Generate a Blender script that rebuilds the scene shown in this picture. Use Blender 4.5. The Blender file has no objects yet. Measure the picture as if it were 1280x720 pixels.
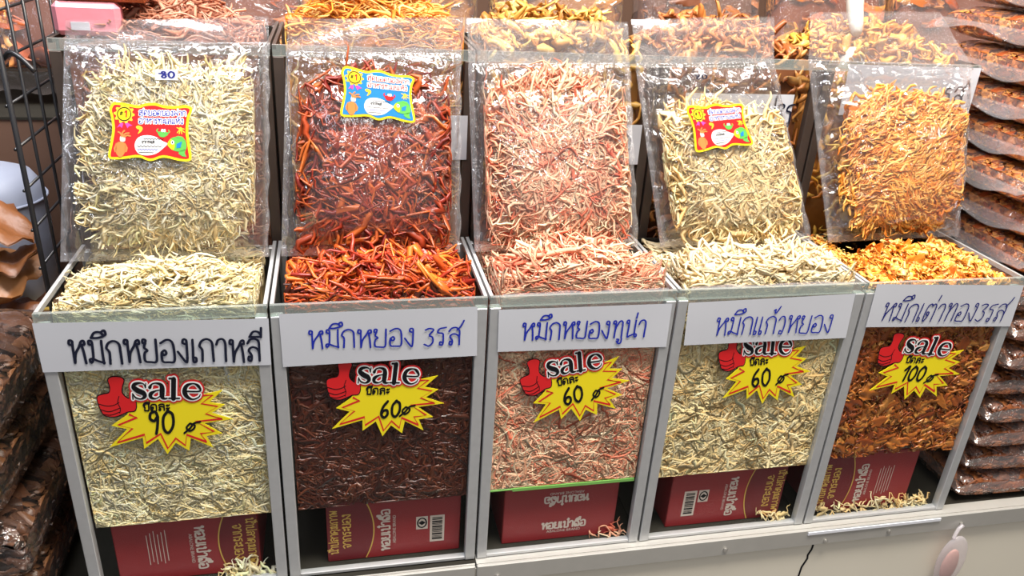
import bpy, math, random
import numpy as np
from mathutils import Matrix, Vector

S = bpy.context.scene
COL = S.collection
RNG = np.random.default_rng(7)

# ------------------------------------------------------------------ camera
FPX = 996.97
PITCH, ROLL, YAW = 1.135342, 0.065923, -0.234203
CAM = np.array([0.320404, -0.832210, 0.815897])
cam_d = bpy.data.cameras.new('camera')
cam_d.sensor_width = 36.0
cam_d.lens = FPX / 1280 * 36
cam_d.clip_start = 0.02
cam = bpy.data.objects.new('camera', cam_d)
COL.objects.link(cam)
CR = Matrix.Rotation(YAW, 3, 'Z') @ Matrix.Rotation(PITCH, 3, 'X') @ Matrix.Rotation(ROLL, 3, 'Z')
cam.matrix_world = Matrix.Translation(Vector(CAM)) @ CR.to_4x4()
S.camera = cam

# ------------------------------------------------------------------ look, world, lamps
S.view_settings.view_transform = 'Standard'
S.view_settings.look = 'None'
S.view_settings.gamma = 1.0
S.view_settings.use_curve_mapping = False
S.view_settings.exposure = 0.42
S.cycles.transparent_max_bounces = 40
S.cycles.use_denoising = True
W = bpy.data.worlds.new('market_hall'); S.world = W
W.use_nodes = True
bg = W.node_tree.nodes['Background']
bg.inputs[0].default_value = (0.80, 0.78, 0.80, 1)
bg.inputs[1].default_value = 0.11


def tube_lamp(name, loc, length, width, power, color, rz=0.0, target=None):
    d = bpy.data.lights.new(name, 'AREA')
    d.shape = 'RECTANGLE'; d.size = length; d.size_y = width
    d.energy = power; d.color = color
    o = bpy.data.objects.new(name, d); COL.objects.link(o)
    o.location = loc
    if target is None:
        o.rotation_euler = (0, 0, rz)
    else:
        q = (Vector(target) - Vector(loc)).to_track_quat('-Z', 'Y')
        o.rotation_euler = q.to_euler()
    return o


tube_lamp('ceiling_panel_lamp', (1.10, -0.42, 2.20), 1.2, 0.26, 66, (1.0, 0.91, 0.79), 0.0, (0.9, 0.1, 0.4))
tube_lamp('ceiling_panel_lamp', (0.05, -0.17, 2.20), 1.2, 0.26, 43, (0.94, 0.95, 1.0), 0.0, (0.2, 0.1, 0.4))
tube_lamp('ceiling_panel_lamp', (0.70, 0.35, 2.25), 1.2, 0.26, 16, (1.0, 0.92, 0.82), 0.0)
# rows of unseen panels added behind the camera for glints in the plastic
for lx, lc in ((-0.85, (0.78, 0.85, 1.0)), (0.35, (1.0, 0.97, 0.95)), (1.25, (1.0, 0.93, 0.84)), (2.3, (1.0, 0.90, 0.80))):
    for ly in (-1.45, -2.70, -3.95):
        tube_lamp('added_glint_panel', (lx, ly, 2.15), 0.15, 1.05, 2.6, lc)

# unseen globes added on both sides for streak highlights on the bag film
for gx, gy, gz, gp, gc in ((-2.3, -0.7, 1.55, 7, (0.70, 0.80, 1.0)), (-2.5, -2.0, 1.65, 7, (0.75, 0.83, 1.0)), (-1.2, -3.2, 1.65, 7, (0.9, 0.93, 1.0)), (0.4, -3.7, 1.65, 7, (1, .97, .93)),
                           (1.9, -3.3, 1.65, 7, (1, .95, .88)), (3.4, -2.2, 1.65, 7, (1, .93, .84)), (3.5, -0.7, 1.55, 7, (1, .92, .82))):
    gd = bpy.data.lights.new('added_glint_globe', 'POINT'); gd.energy = gp; gd.color = gc; gd.shadow_soft_size = 0.075
    go = bpy.data.objects.new('added_glint_globe', gd); COL.objects.link(go); go.location = (gx, gy, gz)

# ------------------------------------------------------------------ materials
MATS = {}


def nodes_of(name):
    m = bpy.data.materials.new(name); m.use_nodes = True
    nt = m.node_tree
    return m, nt, nt.nodes, nt.links


def mat(name, color, rough=0.5, metal=0.0, spec=0.5, noise=0.0, nscale=60.0, bump=0.0):
    if name in MATS: return MATS[name]
    m, nt, N, L = nodes_of(name)
    p = N['Principled BSDF']
    p.inputs['Base Color'].default_value = (*color, 1)
    p.inputs['Roughness'].default_value = rough
    p.inputs['Metallic'].default_value = metal
    p.inputs['Specular IOR Level'].default_value = spec
    if noise > 0 or bump > 0:
        tc = N.new('ShaderNodeTexCoord'); nz = N.new('ShaderNodeTexNoise')
        nz.inputs['Scale'].default_value = nscale; nz.inputs['Detail'].default_value = 5
        L.new(tc.outputs['Object'], nz.inputs['Vector'])
        if noise > 0:
            mx = N.new('ShaderNodeMix'); mx.data_type = 'RGBA'
            mx.inputs[6].default_value = (*[c * (1 - noise) for c in color], 1)
            mx.inputs[7].default_value = (*[min(1, c * (1 + noise)) for c in color], 1)
            L.new(nz.outputs['Fac'], mx.inputs[0]); L.new(mx.outputs[2], p.inputs['Base Color'])
        if bump > 0:
            b = N.new('ShaderNodeBump'); b.inputs['Strength'].default_value = bump
            b.inputs['Distance'].default_value = 0.002
            L.new(nz.outputs['Fac'], b.inputs['Height']); L.new(b.outputs[0], p.inputs['Normal'])
    MATS[name] = m
    return m


def shred_mat(name, rough=0.45, transl=0.2, bump=0.3, nscale=400.0, spec=0.45):
    """dried squid: own colour of each shred comes from its colour attribute"""
    if name in MATS: return MATS[name]
    m, nt, N, L = nodes_of(name)
    p = N['Principled BSDF']; out = N['Material Output']
    at = N.new('ShaderNodeAttribute'); at.attribute_name = 'Col'
    tc = N.new('ShaderNodeTexCoord'); nz = N.new('ShaderNodeTexNoise')
    nz.inputs['Scale'].default_value = nscale; nz.inputs['Detail'].default_value = 4
    L.new(tc.outputs['Object'], nz.inputs['Vector'])
    b = N.new('ShaderNodeBump'); b.inputs['Strength'].default_value = bump; b.inputs['Distance'].default_value = 0.001
    L.new(nz.outputs['Fac'], b.inputs['Height']); L.new(b.outputs[0], p.inputs['Normal'])
    L.new(at.outputs['Color'], p.inputs['Base Color'])
    p.inputs['Roughness'].default_value = rough; p.inputs['Specular IOR Level'].default_value = spec
    t = N.new('ShaderNodeBsdfTranslucent'); L.new(at.outputs['Color'], t.inputs['Color'])
    mx = N.new('ShaderNodeMixShader'); mx.inputs[0].default_value = transl
    L.new(p.outputs[0], mx.inputs[1]); L.new(t.outputs[0], mx.inputs[2]); L.new(mx.outputs[0], out.inputs['Surface'])
    MATS[name] = m
    return m


def clear_mat(name, tint, rough, haze=0.0, hazecol=(0.9, 0.9, 0.92), ior=1.45, gain=1.0, bump=0.0, nscale=30.0, bdist=0.004, vor=False):
    """clear sheet (glass, acrylic, film): transparent + fresnel gloss + a little haze"""
    if name in MATS: return MATS[name]
    m, nt, N, L = nodes_of(name)
    N.remove(N['Principled BSDF']); out = N['Material Output']
    tr = N.new('ShaderNodeBsdfTransparent'); tr.inputs[0].default_value = (*tint, 1)
    gl = N.new('ShaderNodeBsdfGlossy'); gl.inputs['Color'].default_value = (1, 1, 1, 1); gl.inputs['Roughness'].default_value = rough
    f0 = ((ior - 1) / (ior + 1)) ** 2
    fr = N.new('ShaderNodeLayerWeight'); fr.inputs['Blend'].default_value = 0.5
    pw = N.new('ShaderNodeMath'); pw.operation = 'POWER'; pw.inputs[1].default_value = 5
    ma = N.new('ShaderNodeMath'); ma.operation = 'MULTIPLY_ADD'; ma.inputs[1].default_value = 1 - f0; ma.inputs[2].default_value = f0
    mu = N.new('ShaderNodeMath'); mu.operation = 'MULTIPLY'; mu.use_clamp = True; mu.inputs[1].default_value = gain
    L.new(fr.outputs['Facing'], pw.inputs[0]); L.new(pw.outputs[0], ma.inputs[0]); L.new(ma.outputs[0], mu.inputs[0])
    if bump > 0:
        tc = N.new('ShaderNodeTexCoord')
        nz = N.new('ShaderNodeTexNoise'); nz.inputs['Scale'].default_value = nscale; nz.inputs['Detail'].default_value = 3
        nz.inputs['Distortion'].default_value = 1.5
        L.new(tc.outputs['Object'], nz.inputs['Vector'])
        b = N.new('ShaderNodeBump'); b.inputs['Strength'].default_value = bump; b.inputs['Distance'].default_value = bdist
        L.new(nz.outputs['Fac'], b.inputs['Height'])
        L.new(b.outputs[0], gl.inputs['Normal']); L.new(b.outputs[0], fr.inputs['Normal'])
    m1 = N.new('ShaderNodeMixShader'); L.new(mu.outputs[0], m1.inputs[0]); L.new(tr.outputs[0], m1.inputs[1]); L.new(gl.outputs[0], m1.inputs[2])
    last = m1
    if haze > 0:
        df = N.new('ShaderNodeBsdfDiffuse'); df.inputs[0].default_value = (*hazecol, 1)
        m2 = N.new('ShaderNodeMixShader'); m2.inputs[0].default_value = haze
        L.new(m1.outputs[0], m2.inputs[1]); L.new(df.outputs[0], m2.inputs[2]); last = m2
    L.new(last.outputs[0], out.inputs['Surface'])
    MATS[name] = m
    return m


M_ALU = mat('brushed_aluminium', (0.52, 0.53, 0.54), 0.42, 0.55, noise=0.10, nscale=90)
M_DKFR = mat('shaded_back_frame', (0.075, 0.055, 0.045), 0.45, 0.3)  # back-row frame coloured dark to carry the shade in the gaps between bags
M_ALU2 = mat('dull_aluminium_rail', (0.46, 0.45, 0.42), 0.42, 0.4, noise=0.08, nscale=40)
M_PAPER = mat('shaded_white_paper', (0.50, 0.515, 0.56), 0.7, spec=0.2, noise=0.02, nscale=30)  # white paper greyed, shade on the signs is in the colour
M_INK_K = mat('black_ink', (0.010, 0.012, 0.028), 0.6, spec=0.15)
M_INK_B = mat('blue_ink', (0.014, 0.026, 0.33), 0.6, spec=0.15)
M_INK_N = mat('dark_navy_ink', (0.018, 0.022, 0.16), 0.6, spec=0.15)
M_YEL = mat('sticker_yellow', (0.80, 0.66, 0.01), 0.35)
M_RED = mat('sticker_red', (0.62, 0.012, 0.015), 0.35)
M_WHT = mat('sticker_white', (0.85, 0.85, 0.84), 0.35)
M_BLK = mat('sticker_black', (0.007, 0.007, 0.009), 0.5, spec=0.15)
M_BLUE = mat('sticker_blue', (0.012, 0.19, 0.50), 0.35)
M_GRN = mat('sticker_green', (0.10, 0.42, 0.07), 0.35)
M_ORG = mat('sticker_orange', (0.55, 0.20, 0.05), 0.35)
M_GOLDY = mat('sticker_gold', (0.85, 0.55, 0.03), 0.35)
M_PINKP = mat('sticker_magenta', (0.70, 0.06, 0.35), 0.35)
M_MAROON = mat('maroon_cardboard', (0.27, 0.018, 0.022), 0.45, noise=0.06, nscale=20)
M_MAROON2 = mat('dark_maroon_print', (0.15, 0.008, 0.014), 0.45)
M_CARTW = mat('carton_white_print', (0.62, 0.52, 0.46), 0.5)
M_CARTG = mat('carton_gold_print', (0.62, 0.40, 0.08), 0.45)
M_WIRE = mat('black_coated_wire', (0.012, 0.012, 0.014), 0.35)
M_LAM = mat('cream_white_laminate', (0.70, 0.66, 0.56), 0.30, noise=0.03, nscale=8)
M_DARKB = mat('dark_board', (0.022, 0.020, 0.016), 0.9, spec=0.1, noise=0.2, nscale=30)
M_STEEL = mat('screw_steel', (0.6, 0.58, 0.54), 0.3, 0.9)
M_BROWNW = mat('dark_brown_wall_paint', (0.10, 0.05, 0.03), 0.8, noise=0.25, nscale=6)
M_FLOORT = mat('grey_floor_concrete', (0.16, 0.155, 0.15), 0.7, noise=0.15, nscale=5)
M_GLASS = clear_mat('bin_glass', (0.97, 0.98, 0.975), 0.03, 0.0, (0.7, 0.75, 0.72), 1.5, 0.14)
M_ACRY = clear_mat('glass_rim_edge', (0.80, 0.86, 0.83), 0.06, 0.16, (0.72, 0.76, 0.74), 1.5, 1.0)
M_FILM = clear_mat('clear_bag_film', (0.985, 0.985, 0.985), 0.075, 0.020, (0.95, 0.92, 0.95), 1.5, 2.7, bump=0.10, nscale=60, bdist=0.006)
M_FILM_STIFF = clear_mat('clear_bag_seal_film', (0.955, 0.95, 0.955), 0.09, 0.055, (0.9, 0.88, 0.9), 1.5, 1.6, bump=0.3, nscale=120, bdist=0.003)
M_FILM_SIDE = clear_mat('stack_bag_film', (0.96, 0.94, 0.93), 0.10, 0.06, (0.85, 0.74, 0.73), 1.5, 2.2, bump=0.6, nscale=40, bdist=0.008)
M_FILM_DARK = clear_mat('clear_pack_film', (0.95, 0.94, 0.93), 0.08, 0.006, (0.9, 0.84, 0.82), 1.5, 1.5, bump=0.6, nscale=40, bdist=0.008)
M_MILK = clear_mat('milky_plastic', (0.94, 0.91, 0.92), 0.2, 0.20, (0.88, 0.84, 0.88), 1.45, 1.0)
M_WHITEP = mat('white_plastic', (0.72, 0.74, 0.80), 0.35)
M_SCOOP = mat('cream_white_plastic', (0.46, 0.43, 0.38), 0.4)
M_TUB = mat('pale_blue_white_plastic', (0.30, 0.33, 0.42), 0.5)
M_PINKW = mat('pink_wrapper', (0.72, 0.25, 0.30), 0.3, noise=0.15, nscale=40, bump=0.3)
M_GREENP = mat('green_plastic_tray', (0.20, 0.46, 0.10), 0.4)
M_SHRED = shred_mat('shredded_squid', 0.62, 0.34, 0.5, 500.0, 0.22)
M_SHINY = shred_mat('glazed_squid', 0.33, 0.12, 0.35, 300.0, 0.5)
M_DRY = shred_mat('dried_squid_sheet', 0.42, 0.08, 0.5, 180.0, 0.5)

# ------------------------------------------------------------------ mesh tools


def link_mesh(name, V, F, mats, parent=None, smooth=False, cols=None, midx=None, origin=None):
    V = np.asarray(V, dtype=np.float64).reshape(-1, 3)
    if origin is None:
        origin = np.array(parent['_org']) if parent is not None and '_org' in parent.keys() else np.zeros(3)
    V = V - np.asarray(origin)
    me = bpy.data.meshes.new(name)
    if isinstance(F, np.ndarray):
        k = F.shape[1]; nf = len(F)
        me.vertices.add(len(V)); me.vertices.foreach_set('co', V.astype(np.float32).ravel())
        me.loops.add(nf * k); me.loops.foreach_set('vertex_index', F.astype(np.int32).ravel())
        me.polygons.add(nf)
        me.polygons.foreach_set('loop_start', np.arange(0, nf * k, k, dtype=np.int32))
        me.update(calc_edges=True)
    else:
        me.from_pydata(V.tolist(), [], [list(f) for f in F]); me.update()
    if not isinstance(mats, (list, tuple)): mats = [mats]
    for m in mats: me.materials.append(m)
    if midx is not None: me.polygons.foreach_set('material_index', np.asarray(midx, dtype=np.int32))
    if smooth: me.polygons.foreach_set('use_smooth', np.ones(len(me.polygons), dtype=bool))
    if cols is not None:
        a = me.color_attributes.new('Col', 'FLOAT_COLOR', 'POINT')
        c = np.ones((len(V), 4), dtype=np.float32); c[:, :3] = cols
        a.data.foreach_set('color', c.ravel())
    me.validate()
    o = bpy.data.objects.new(name, me); COL.objects.link(o)
    if parent is not None: o.parent = parent
    elif origin is not None: o.location = Vector(origin)
    return o


def thing(name, label, cat, loc, group=None):
    o = bpy.data.objects.new(name, None); COL.objects.link(o)
    o.empty_display_size = 0.02
    o.location = Vector(loc); o['label'] = label; o['category'] = cat
    o['_org'] = [float(x) for x in loc]
    if group: o['group'] = group
    return o


def tag(o, label, cat, group=None, kind=None):
    o['label'] = label; o['category'] = cat
    if group: o['group'] = group
    if kind: o['kind'] = kind
    return o


class MB:
    def __init__(s): s.v, s.f, s.m = [], [], []

    def add(s, V, F, mi=0):
        b = len(s.v)
        s.v.extend([tuple(map(float, p)) for p in V])
        for f in F: s.f.append(tuple(int(i) + b for i in f)); s.m.append(mi)

    def box(s, x0, x1, y0, y1, z0, z1, mi=0, bev=0.0):
        if bev <= 0:
            V = [(x, y, z) for z in (z0, z1) for y in (y0, y1) for x in (x0, x1)]
            s.add(V, [(0, 2, 3, 1), (4, 5, 7, 6), (0, 1, 5, 4), (2, 6, 7, 3), (0, 4, 6, 2), (1, 3, 7, 5)], mi)
            return
        V, F = [], []
        c = (np.array([x0, y0, z0]) + np.array([x1, y1, z1])) / 2
        h = (np.array([x1, y1, z1]) - np.array([x0, y0, z0])) / 2
        b = min(bev, *(h * 0.9))
        idx = {}
        for sx in (-1, 1):
            for sy in (-1, 1):
                for sz in (-1, 1):
                    sg = np.array([sx, sy, sz])
                    for a in range(3):
                        p = h - b; p[a] = h[a]
                        idx[(sx, sy, sz, a)] = len(V); V.append(c + sg * p)
        for a in range(3):
            o1, o2 = [k for k in range(3) if k != a]
            for sa in (-1, 1):
                q = []
                for s1, s2 in ((-1, -1), (1, -1), (1, 1), (-1, 1)):
                    k = [0, 0, 0]; k[a] = sa; k[o1] = s1; k[o2] = s2
                    q.append(idx[(*k, a)])
                F.append(q)
            for s1 in (-1, 1):
                for s2 in (-1, 1):
                    q = []
                    for sa, ax in ((-1, o1), (1, o1), (1, o2), (-1, o2)):
                        k = [0, 0, 0]; k[a] = sa; k[o1] = s1; k[o2] = s2
                        q.append(idx[(*k, ax)])
                    F.append(q)
        for sx in (-1, 1):
            for sy in (-1, 1):
                for sz in (-1, 1): F.append([idx[(sx, sy, sz, a)] for a in range(3)])
        s.add(V, F, mi)

    def tube(s, pts, r, n=8, mi=0, caps=True):
        P = np.asarray(pts, float); k = len(P)
        r = np.broadcast_to(np.asarray(r, float), (k,))
        T = np.gradient(P, axis=0); T /= np.linalg.norm(T, axis=1)[:, None] + 1e-12
        ref = np.array([0, 0, 1.0]) if abs(T[0, 2]) < 0.9 else np.array([1.0, 0, 0])
        V = []
        for i in range(k):
            a = np.cross(T[i], ref); a /= np.linalg.norm(a); b = np.cross(T[i], a)
            for j in range(n):
                t = 2 * math.pi * j / n
                V.append(P[i] + r[i] * (math.cos(t) * a + math.sin(t) * b))
        F = [(i * n + j, i * n + (j + 1) % n, (i + 1) * n + (j + 1) % n, (i + 1) * n + j) for i in range(k - 1) for j in range(n)]
        if caps: F += [tuple(range(n))[::-1], tuple((k - 1) * n + j for j in range(n))]
        s.add(V, F, mi)

    def build(s, name, mats, parent=None, smooth=False, origin=None):
        return link_mesh(name, np.array(s.v), s.f, mats, parent, smooth, None, s.m, origin)


def smooth_path(pts, per=6, closed=False):
    P = np.asarray(pts, float)
    if len(P) < 3: return P
    if closed: P = np.vstack([P[-1], P, P[0], P[1]])
    else: P = np.vstack([2 * P[0] - P[1], P, 2 * P[-1] - P[-2]])
    out = []
    for i in range(1, len(P) - 2):
        a, b, c, d = P[i - 1], P[i], P[i + 1], P[i + 2]
        for k in range(per):
            t = k / per
            out.append(0.5 * ((2 * b) + (c - a) * t + (2 * a - 5 * b + 4 * c - d) * t * t + (3 * b - a - 3 * c + d) * t ** 3))
    if not closed: out.append(P[-2])
    return np.array(out)


STROKE_N = [0]


def stroke2d(mb, pts, w, fmap, layer, mi=0, closed=False, smooth=True, cap=True, per=6):
    """flat pen stroke: pts (x, y) or (x, y, width)"""
    P = np.asarray(pts, float)
    if P.shape[1] == 2: P = np.hstack([P, np.full((len(P), 1), w)])
    else: P = P.copy(); P[:, 2] = P[:, 2] + w
    if smooth: P = smooth_path(P, per, closed)
    if cap and not closed and len(P) >= 2:       # rounded pen ends
        d0 = P[0, :2] - P[1, :2]; d0 = d0 / (np.linalg.norm(d0) + 1e-12); d1 = P[-1, :2] - P[-2, :2]; d1 = d1 / (np.linalg.norm(d1) + 1e-12)
        tt = np.radians([80, 55, 28])
        h0 = [(*(P[0, :2] + d0 * P[0, 2] / 2 * math.sin(t)), P[0, 2] * math.cos(t)) for t in tt]
        h1 = [(*(P[-1, :2] + d1 * P[-1, 2] / 2 * math.sin(t)), P[-1, 2] * math.cos(t)) for t in tt[::-1]]
        P = np.vstack([h0, P, h1])
    STROKE_N[0] = (STROKE_N[0] + 1) % 12
    lay0 = layer + STROKE_N[0] * 7e-6
    xy = P[:, :2]; hw = P[:, 2] / 2
    if closed:
        T = np.roll(xy, -1, 0) - np.roll(xy, 1, 0)
    else:
        T = np.gradient(xy, axis=0)
    T /= np.linalg.norm(T, axis=1)[:, None] + 1e-12
    Nn = np.stack([-T[:, 1], T[:, 0]], 1)
    if not smooth and closed:      # mitred corners
        a = xy - np.roll(xy, 1, 0); b = np.roll(xy, -1, 0) - xy
        a /= np.linalg.norm(a, axis=1)[:, None]; b /= np.linalg.norm(b, axis=1)[:, None]
        na = np.stack([-a[:, 1], a[:, 0]], 1); nb = np.stack([-b[:, 1], b[:, 0]], 1)
        Nn = na + nb; ln = np.linalg.norm(Nn, axis=1)[:, None] + 1e-9
        Nn = Nn / ln * np.minimum(2.6, 2 / ln)
    Lf = xy + Nn * hw[:, None]; Rt = xy - Nn * hw[:, None]
    k = len(xy)
    lys = lay0 + 6e-6 * np.arange(k) / k
    V = [fmap(p[0], p[1], l) for p, l in zip(Lf, lys)] + [fmap(p[0], p[1], l) for p, l in zip(Rt, lys)]
    F = [(k + i, k + i + 1, i + 1, i) for i in range(k - 1)]
    if closed: F.append((k + k - 1, k, 0, k - 1))
    mb.add(V, F, mi)


def poly2d(mb, pts, fmap, layer, mi=0, depth=None, smooth=False, per=4):
    P = np.asarray(pts, float)
    if smooth: P = smooth_path(P, per, True)
    area = np.sum(P[:, 0] * np.roll(P[:, 1], -1) - np.roll(P[:, 0], -1) * P[:, 1])
    if area < 0: P = P[::-1]
    from mathutils.geometry import tessellate_polygon
    tri = tessellate_polygon([[Vector((p[0], p[1], 0)) for p in P]])
    n = len(P)
    V = [fmap(p[0], p[1], layer) for p in P]
    mb.add(V, tri, mi)
    if depth is not None:
        V2 = V + [fmap(p[0], p[1], layer - depth) for p in P]
        mb.add(V2, [(i, (i + 1) % n, n + (i + 1) % n, n + i) for i in range(n)], mi)


def inset_poly(pts, d):
    P = np.asarray(pts, float)
    area = np.sum(P[:, 0] * np.roll(P[:, 1], -1) - np.roll(P[:, 0], -1) * P[:, 1])
    a = P - np.roll(P, 1, 0); b = np.roll(P, -1, 0) - P
    a /= np.linalg.norm(a, axis=1)[:, None] + 1e-12; b /= np.linalg.norm(b, axis=1)[:, None] + 1e-12
    n = np.stack([-(a + b)[:, 1], (a + b)[:, 0]], 1)
    n /= np.linalg.norm(n, axis=1)[:, None] + 1e-12
    return P + n * d * (1 if area > 0 else -1)


# ------------------------------------------------------------------ shreds and sheets
def palette(n, cols, rng, jit=0.10):
    C = np.asarray(cols, float)
    i = rng.integers(0, len(C), n); j = rng.integers(0, len(C), n); t = rng.random(n)[:, None] * 0.6
    c = C[i] * (1 - t) + C[j] * t
    return np.clip(c * (1 + jit * rng.standard_normal((n, 1))), 0.003, 0.95)


def strands(C, T, Nn, rng, L, w, th, curl, lift, cols, segs=13, twist=0.42, jit=0.10, clampf=None, wig=2.0):
    """curled flat ribbons; returns V, F (quads), colours"""
    n = len(C)
    T = T / (np.linalg.norm(T, axis=1)[:, None] + 1e-12)
    B = np.cross(Nn, T); B /= np.linalg.norm(B, axis=1)[:, None] + 1e-12
    ln = L * rng.uniform(0.55, 1.45, n); s = np.linspace(-0.5, 0.5, segs)
    ph = rng.uniform(0, 6.28, (n, 1)); ph2 = rng.uniform(0, 6.28, (n, 1)); kf = rng.uniform(0.5, wig, (n, 1)) * 6.28
    am = curl * rng.uniform(0.2, 1.3, (n, 1)); al = lift * rng.uniform(0.2, 1.2, (n, 1))
    S1 = s[None, :] * ln[:, None]
    bx = am * (np.sin(kf * s[None, :] + ph) - np.sin(ph) + .45 * np.sin(2.3 * kf * s[None, :] + 2 * ph))
    nx = al * np.sin(kf * 0.8 * s[None, :] + ph2)
    P = C[:, None, :] + T[:, None, :] * S1[..., None] + B[:, None, :] * bx[..., None] + Nn[:, None, :] * nx[..., None]
    if clampf is not None: P = clampf(P)
    D = np.gradient(P, axis=1); D /= np.linalg.norm(D, axis=2)[..., None] + 1e-12
    side = np.cross(Nn[:, None, :], D); side /= np.linalg.norm(side, axis=2)[..., None] + 1e-9
    up = np.cross(D, side)
    tw = (rng.uniform(-twist, twist, (n, 1)) * 2 + rng.uniform(-twist, twist, (n, 1)) * 6 * s[None, :])[..., None]
    sd = side * np.cos(tw) + up * np.sin(tw); ud = -side * np.sin(tw) + up * np.cos(tw)
    prof = (0.35 + 0.65 * np.sqrt(np.clip(1 - (2 * np.abs(s)) ** 3, 0, 1)))[None, :, None]
    ww = (w * np.clip(rng.lognormal(-.08, .42, (n, 1)), .35, 2.4))[..., None] * prof * 0.5
    tt = (th * rng.uniform(0.7, 1.3, (n, 1)))[..., None] * prof * 0.5
    ring = np.stack([P + sd * ww, P + ud * tt, P - sd * ww, P - ud * tt], 2)      # n, segs, 4, 3
    if clampf is not None: ring = clampf(ring.reshape(n, segs * 4, 3)).reshape(n, segs, 4, 3)
    V = ring.reshape(-1, 3)
    base = (np.arange(n) * segs * 4)[:, None, None]
    i = np.arange(segs - 1)[None, :, None] * 4; j = np.arange(4)[None, None, :]; j2 = (j + 1) % 4
    F = np.stack([base + i + j, base + i + j2, base + i + 4 + j2, base + i + 4 + j], -1).reshape(-1, 4)
    return V, F, np.repeat(palette(n, cols, rng, jit), segs * 4, 0)


def flakes(C, T, Nn, rng, size, aspect, bend, ruf, cols, nu=7, nv=5, jit=0.12, clampf=None):
    """ruffled torn sheets"""
    n = len(C)
    T = T / (np.linalg.norm(T, axis=1)[:, None] + 1e-12)
    B = np.cross(Nn, T); B /= np.linalg.norm(B, axis=1)[:, None] + 1e-12
    sz = size * rng.uniform(0.6, 1.4, (n, 1, 1))
    u, v = np.meshgrid(np.linspace(-0.5, 0.5, nu), np.linspace(-0.5, 0.5, nv), indexing='ij')
    u = u[None]; v = v[None] * np.ones((n, 1, 1))
    edge = 1 + 0.11 * rng.standard_normal((n, nu, nv)) * (np.abs(v) > 0.4) + 0.10 * np.sin(9 * u + rng.uniform(0, 6, (n, 1, 1)))
    bd = bend * rng.uniform(-1, 1, (n, 1, 1)); ph = rng.uniform(0, 6.28, (n, 1, 1))
    x = u * sz; y = v * sz * aspect * edge * (1 - 0.5 * np.abs(2 * u) ** 2)
    z = bd * sz * (1 - (2 * u) ** 2) * 0.5 + ruf * sz * np.sin(9 * v + 5 * u + ph) + ruf * 0.6 * sz * np.sin(14 * u + ph * 2) * (0.3 + np.abs(2 * v)) \
        + rng.uniform(-0.4, 0.4, (n, 1, 1)) * y + rng.uniform(-0.3, 0.3, (n, 1, 1)) * x
    P = C[:, None, None, :] + T[:, None, None, :] * x[..., None] + B[:, None, None, :] * y[..., None] + Nn[:, None, None, :] * z[..., None]
    P = P.reshape(n, nu * nv, 3)
    if clampf is not None: P = clampf(P)
    V = P.reshape(-1, 3)
    i, j = np.meshgrid(np.arange(nu - 1), np.arange(nv - 1), indexing='ij')
    q = np.stack([i * nv + j, (i + 1) * nv + j, (i + 1) * nv + j + 1, i * nv + j + 1], -1).reshape(-1, 4)
    F = (np.arange(n)[:, None, None] * nu * nv + q[None]).reshape(-1, 4)
    return V, F, np.repeat(palette(n, cols, rng, jit), nu * nv, 0)


def soft_min(d, t):
    """press d down to stay above 0 without flattening anything into one plane"""
    return np.where(d < t, t * np.exp(np.clip((d - t) / t, -20, 0)), d)


def clumps(rng, n, per):
    """shreds cling together in tufts: tuft number of each shred, tuft angle, offsets"""
    k = max(1, n // per)
    ci = rng.integers(0, k, n)
    return k, ci, rng.normal(0, 1, (n, 2))


PER = {'cream': 7, 'pink': 6, 'tan': 5, 'tantop': 5, 'red': 3, 'redshade': 3, 'redbag': 3, 'orange': 6, 'blush': 5, 'goldbag': 6}


def grid_faces(nu, nv):
    i, j = np.meshgrid(np.arange(nu - 1), np.arange(nv - 1), indexing='ij')
    return np.stack([i * nv + j, (i + 1) * nv + j, (i + 1) * nv + j + 1, i * nv + j + 1], -1).reshape(-1, 4)


def merge(*parts):
    Vs, Fs, Cs, b = [], [], [], 0
    for V, F, c in parts:
        Vs.append(V); Fs.append(F + b); Cs.append(c); b += len(V)
    return np.vstack(Vs), np.vstack(Fs), np.vstack(Cs)


def vnoise(x, y, rng, waves=7, k0=1.0, k1=4.0):
    out = np.zeros_like(x)
    for _ in range(waves):
        a = rng.uniform(0, 6.28); k = rng.uniform(k0, k1)
        out += np.sin(k * (x * math.cos(a) + y * math.sin(a)) + rng.uniform(0, 6.28))
    return out / waves ** 0.5


# kinds of squid ------------------------------------------------------------
CREAM = [(0.90, 0.77, 0.45), (0.92, 0.83, 0.57), (0.94, 0.89, 0.74), (0.87, 0.66, 0.30), (0.91, 0.80, 0.50)]
REDOR = [(0.50, 0.06, 0.012), (0.62, 0.11, 0.015), (0.40, 0.035, 0.012), (0.70, 0.17, 0.02), (0.30, 0.022, 0.012)]
RED_SHADE = [(0.065, 0.014, 0.007), (0.095, 0.022, 0.010), (0.045, 0.010, 0.006), (0.12, 0.032, 0.014)]  # red-orange strands darkened, shade behind the bin front is in the palette
PINK = [(0.90, 0.44, 0.27), (0.92, 0.66, 0.45), (0.84, 0.21, 0.12), (0.93, 0.76, 0.55), (0.90, 0.52, 0.34)]
TAN = [(0.86, 0.67, 0.34), (0.90, 0.76, 0.47), (0.88, 0.72, 0.40), (0.78, 0.52, 0.22), (0.92, 0.82, 0.56)]
GOLD = [(0.83, 0.37, 0.05), (0.88, 0.50, 0.10), (0.74, 0.23, 0.02), (0.90, 0.60, 0.20), (0.64, 0.16, 0.015)]
BROWNG = [(0.48, 0.15, 0.025), (0.34, 0.08, 0.015), (0.60, 0.26, 0.06), (0.26, 0.05, 0.012)]
BROWN_SHADED = [(0.075, 0.030, 0.014), (0.045, 0.018, 0.009), (0.13, 0.055, 0.022), (0.030, 0.012, 0.007)]  # brown dried squid, darkened further for the shade at the left end
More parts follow.
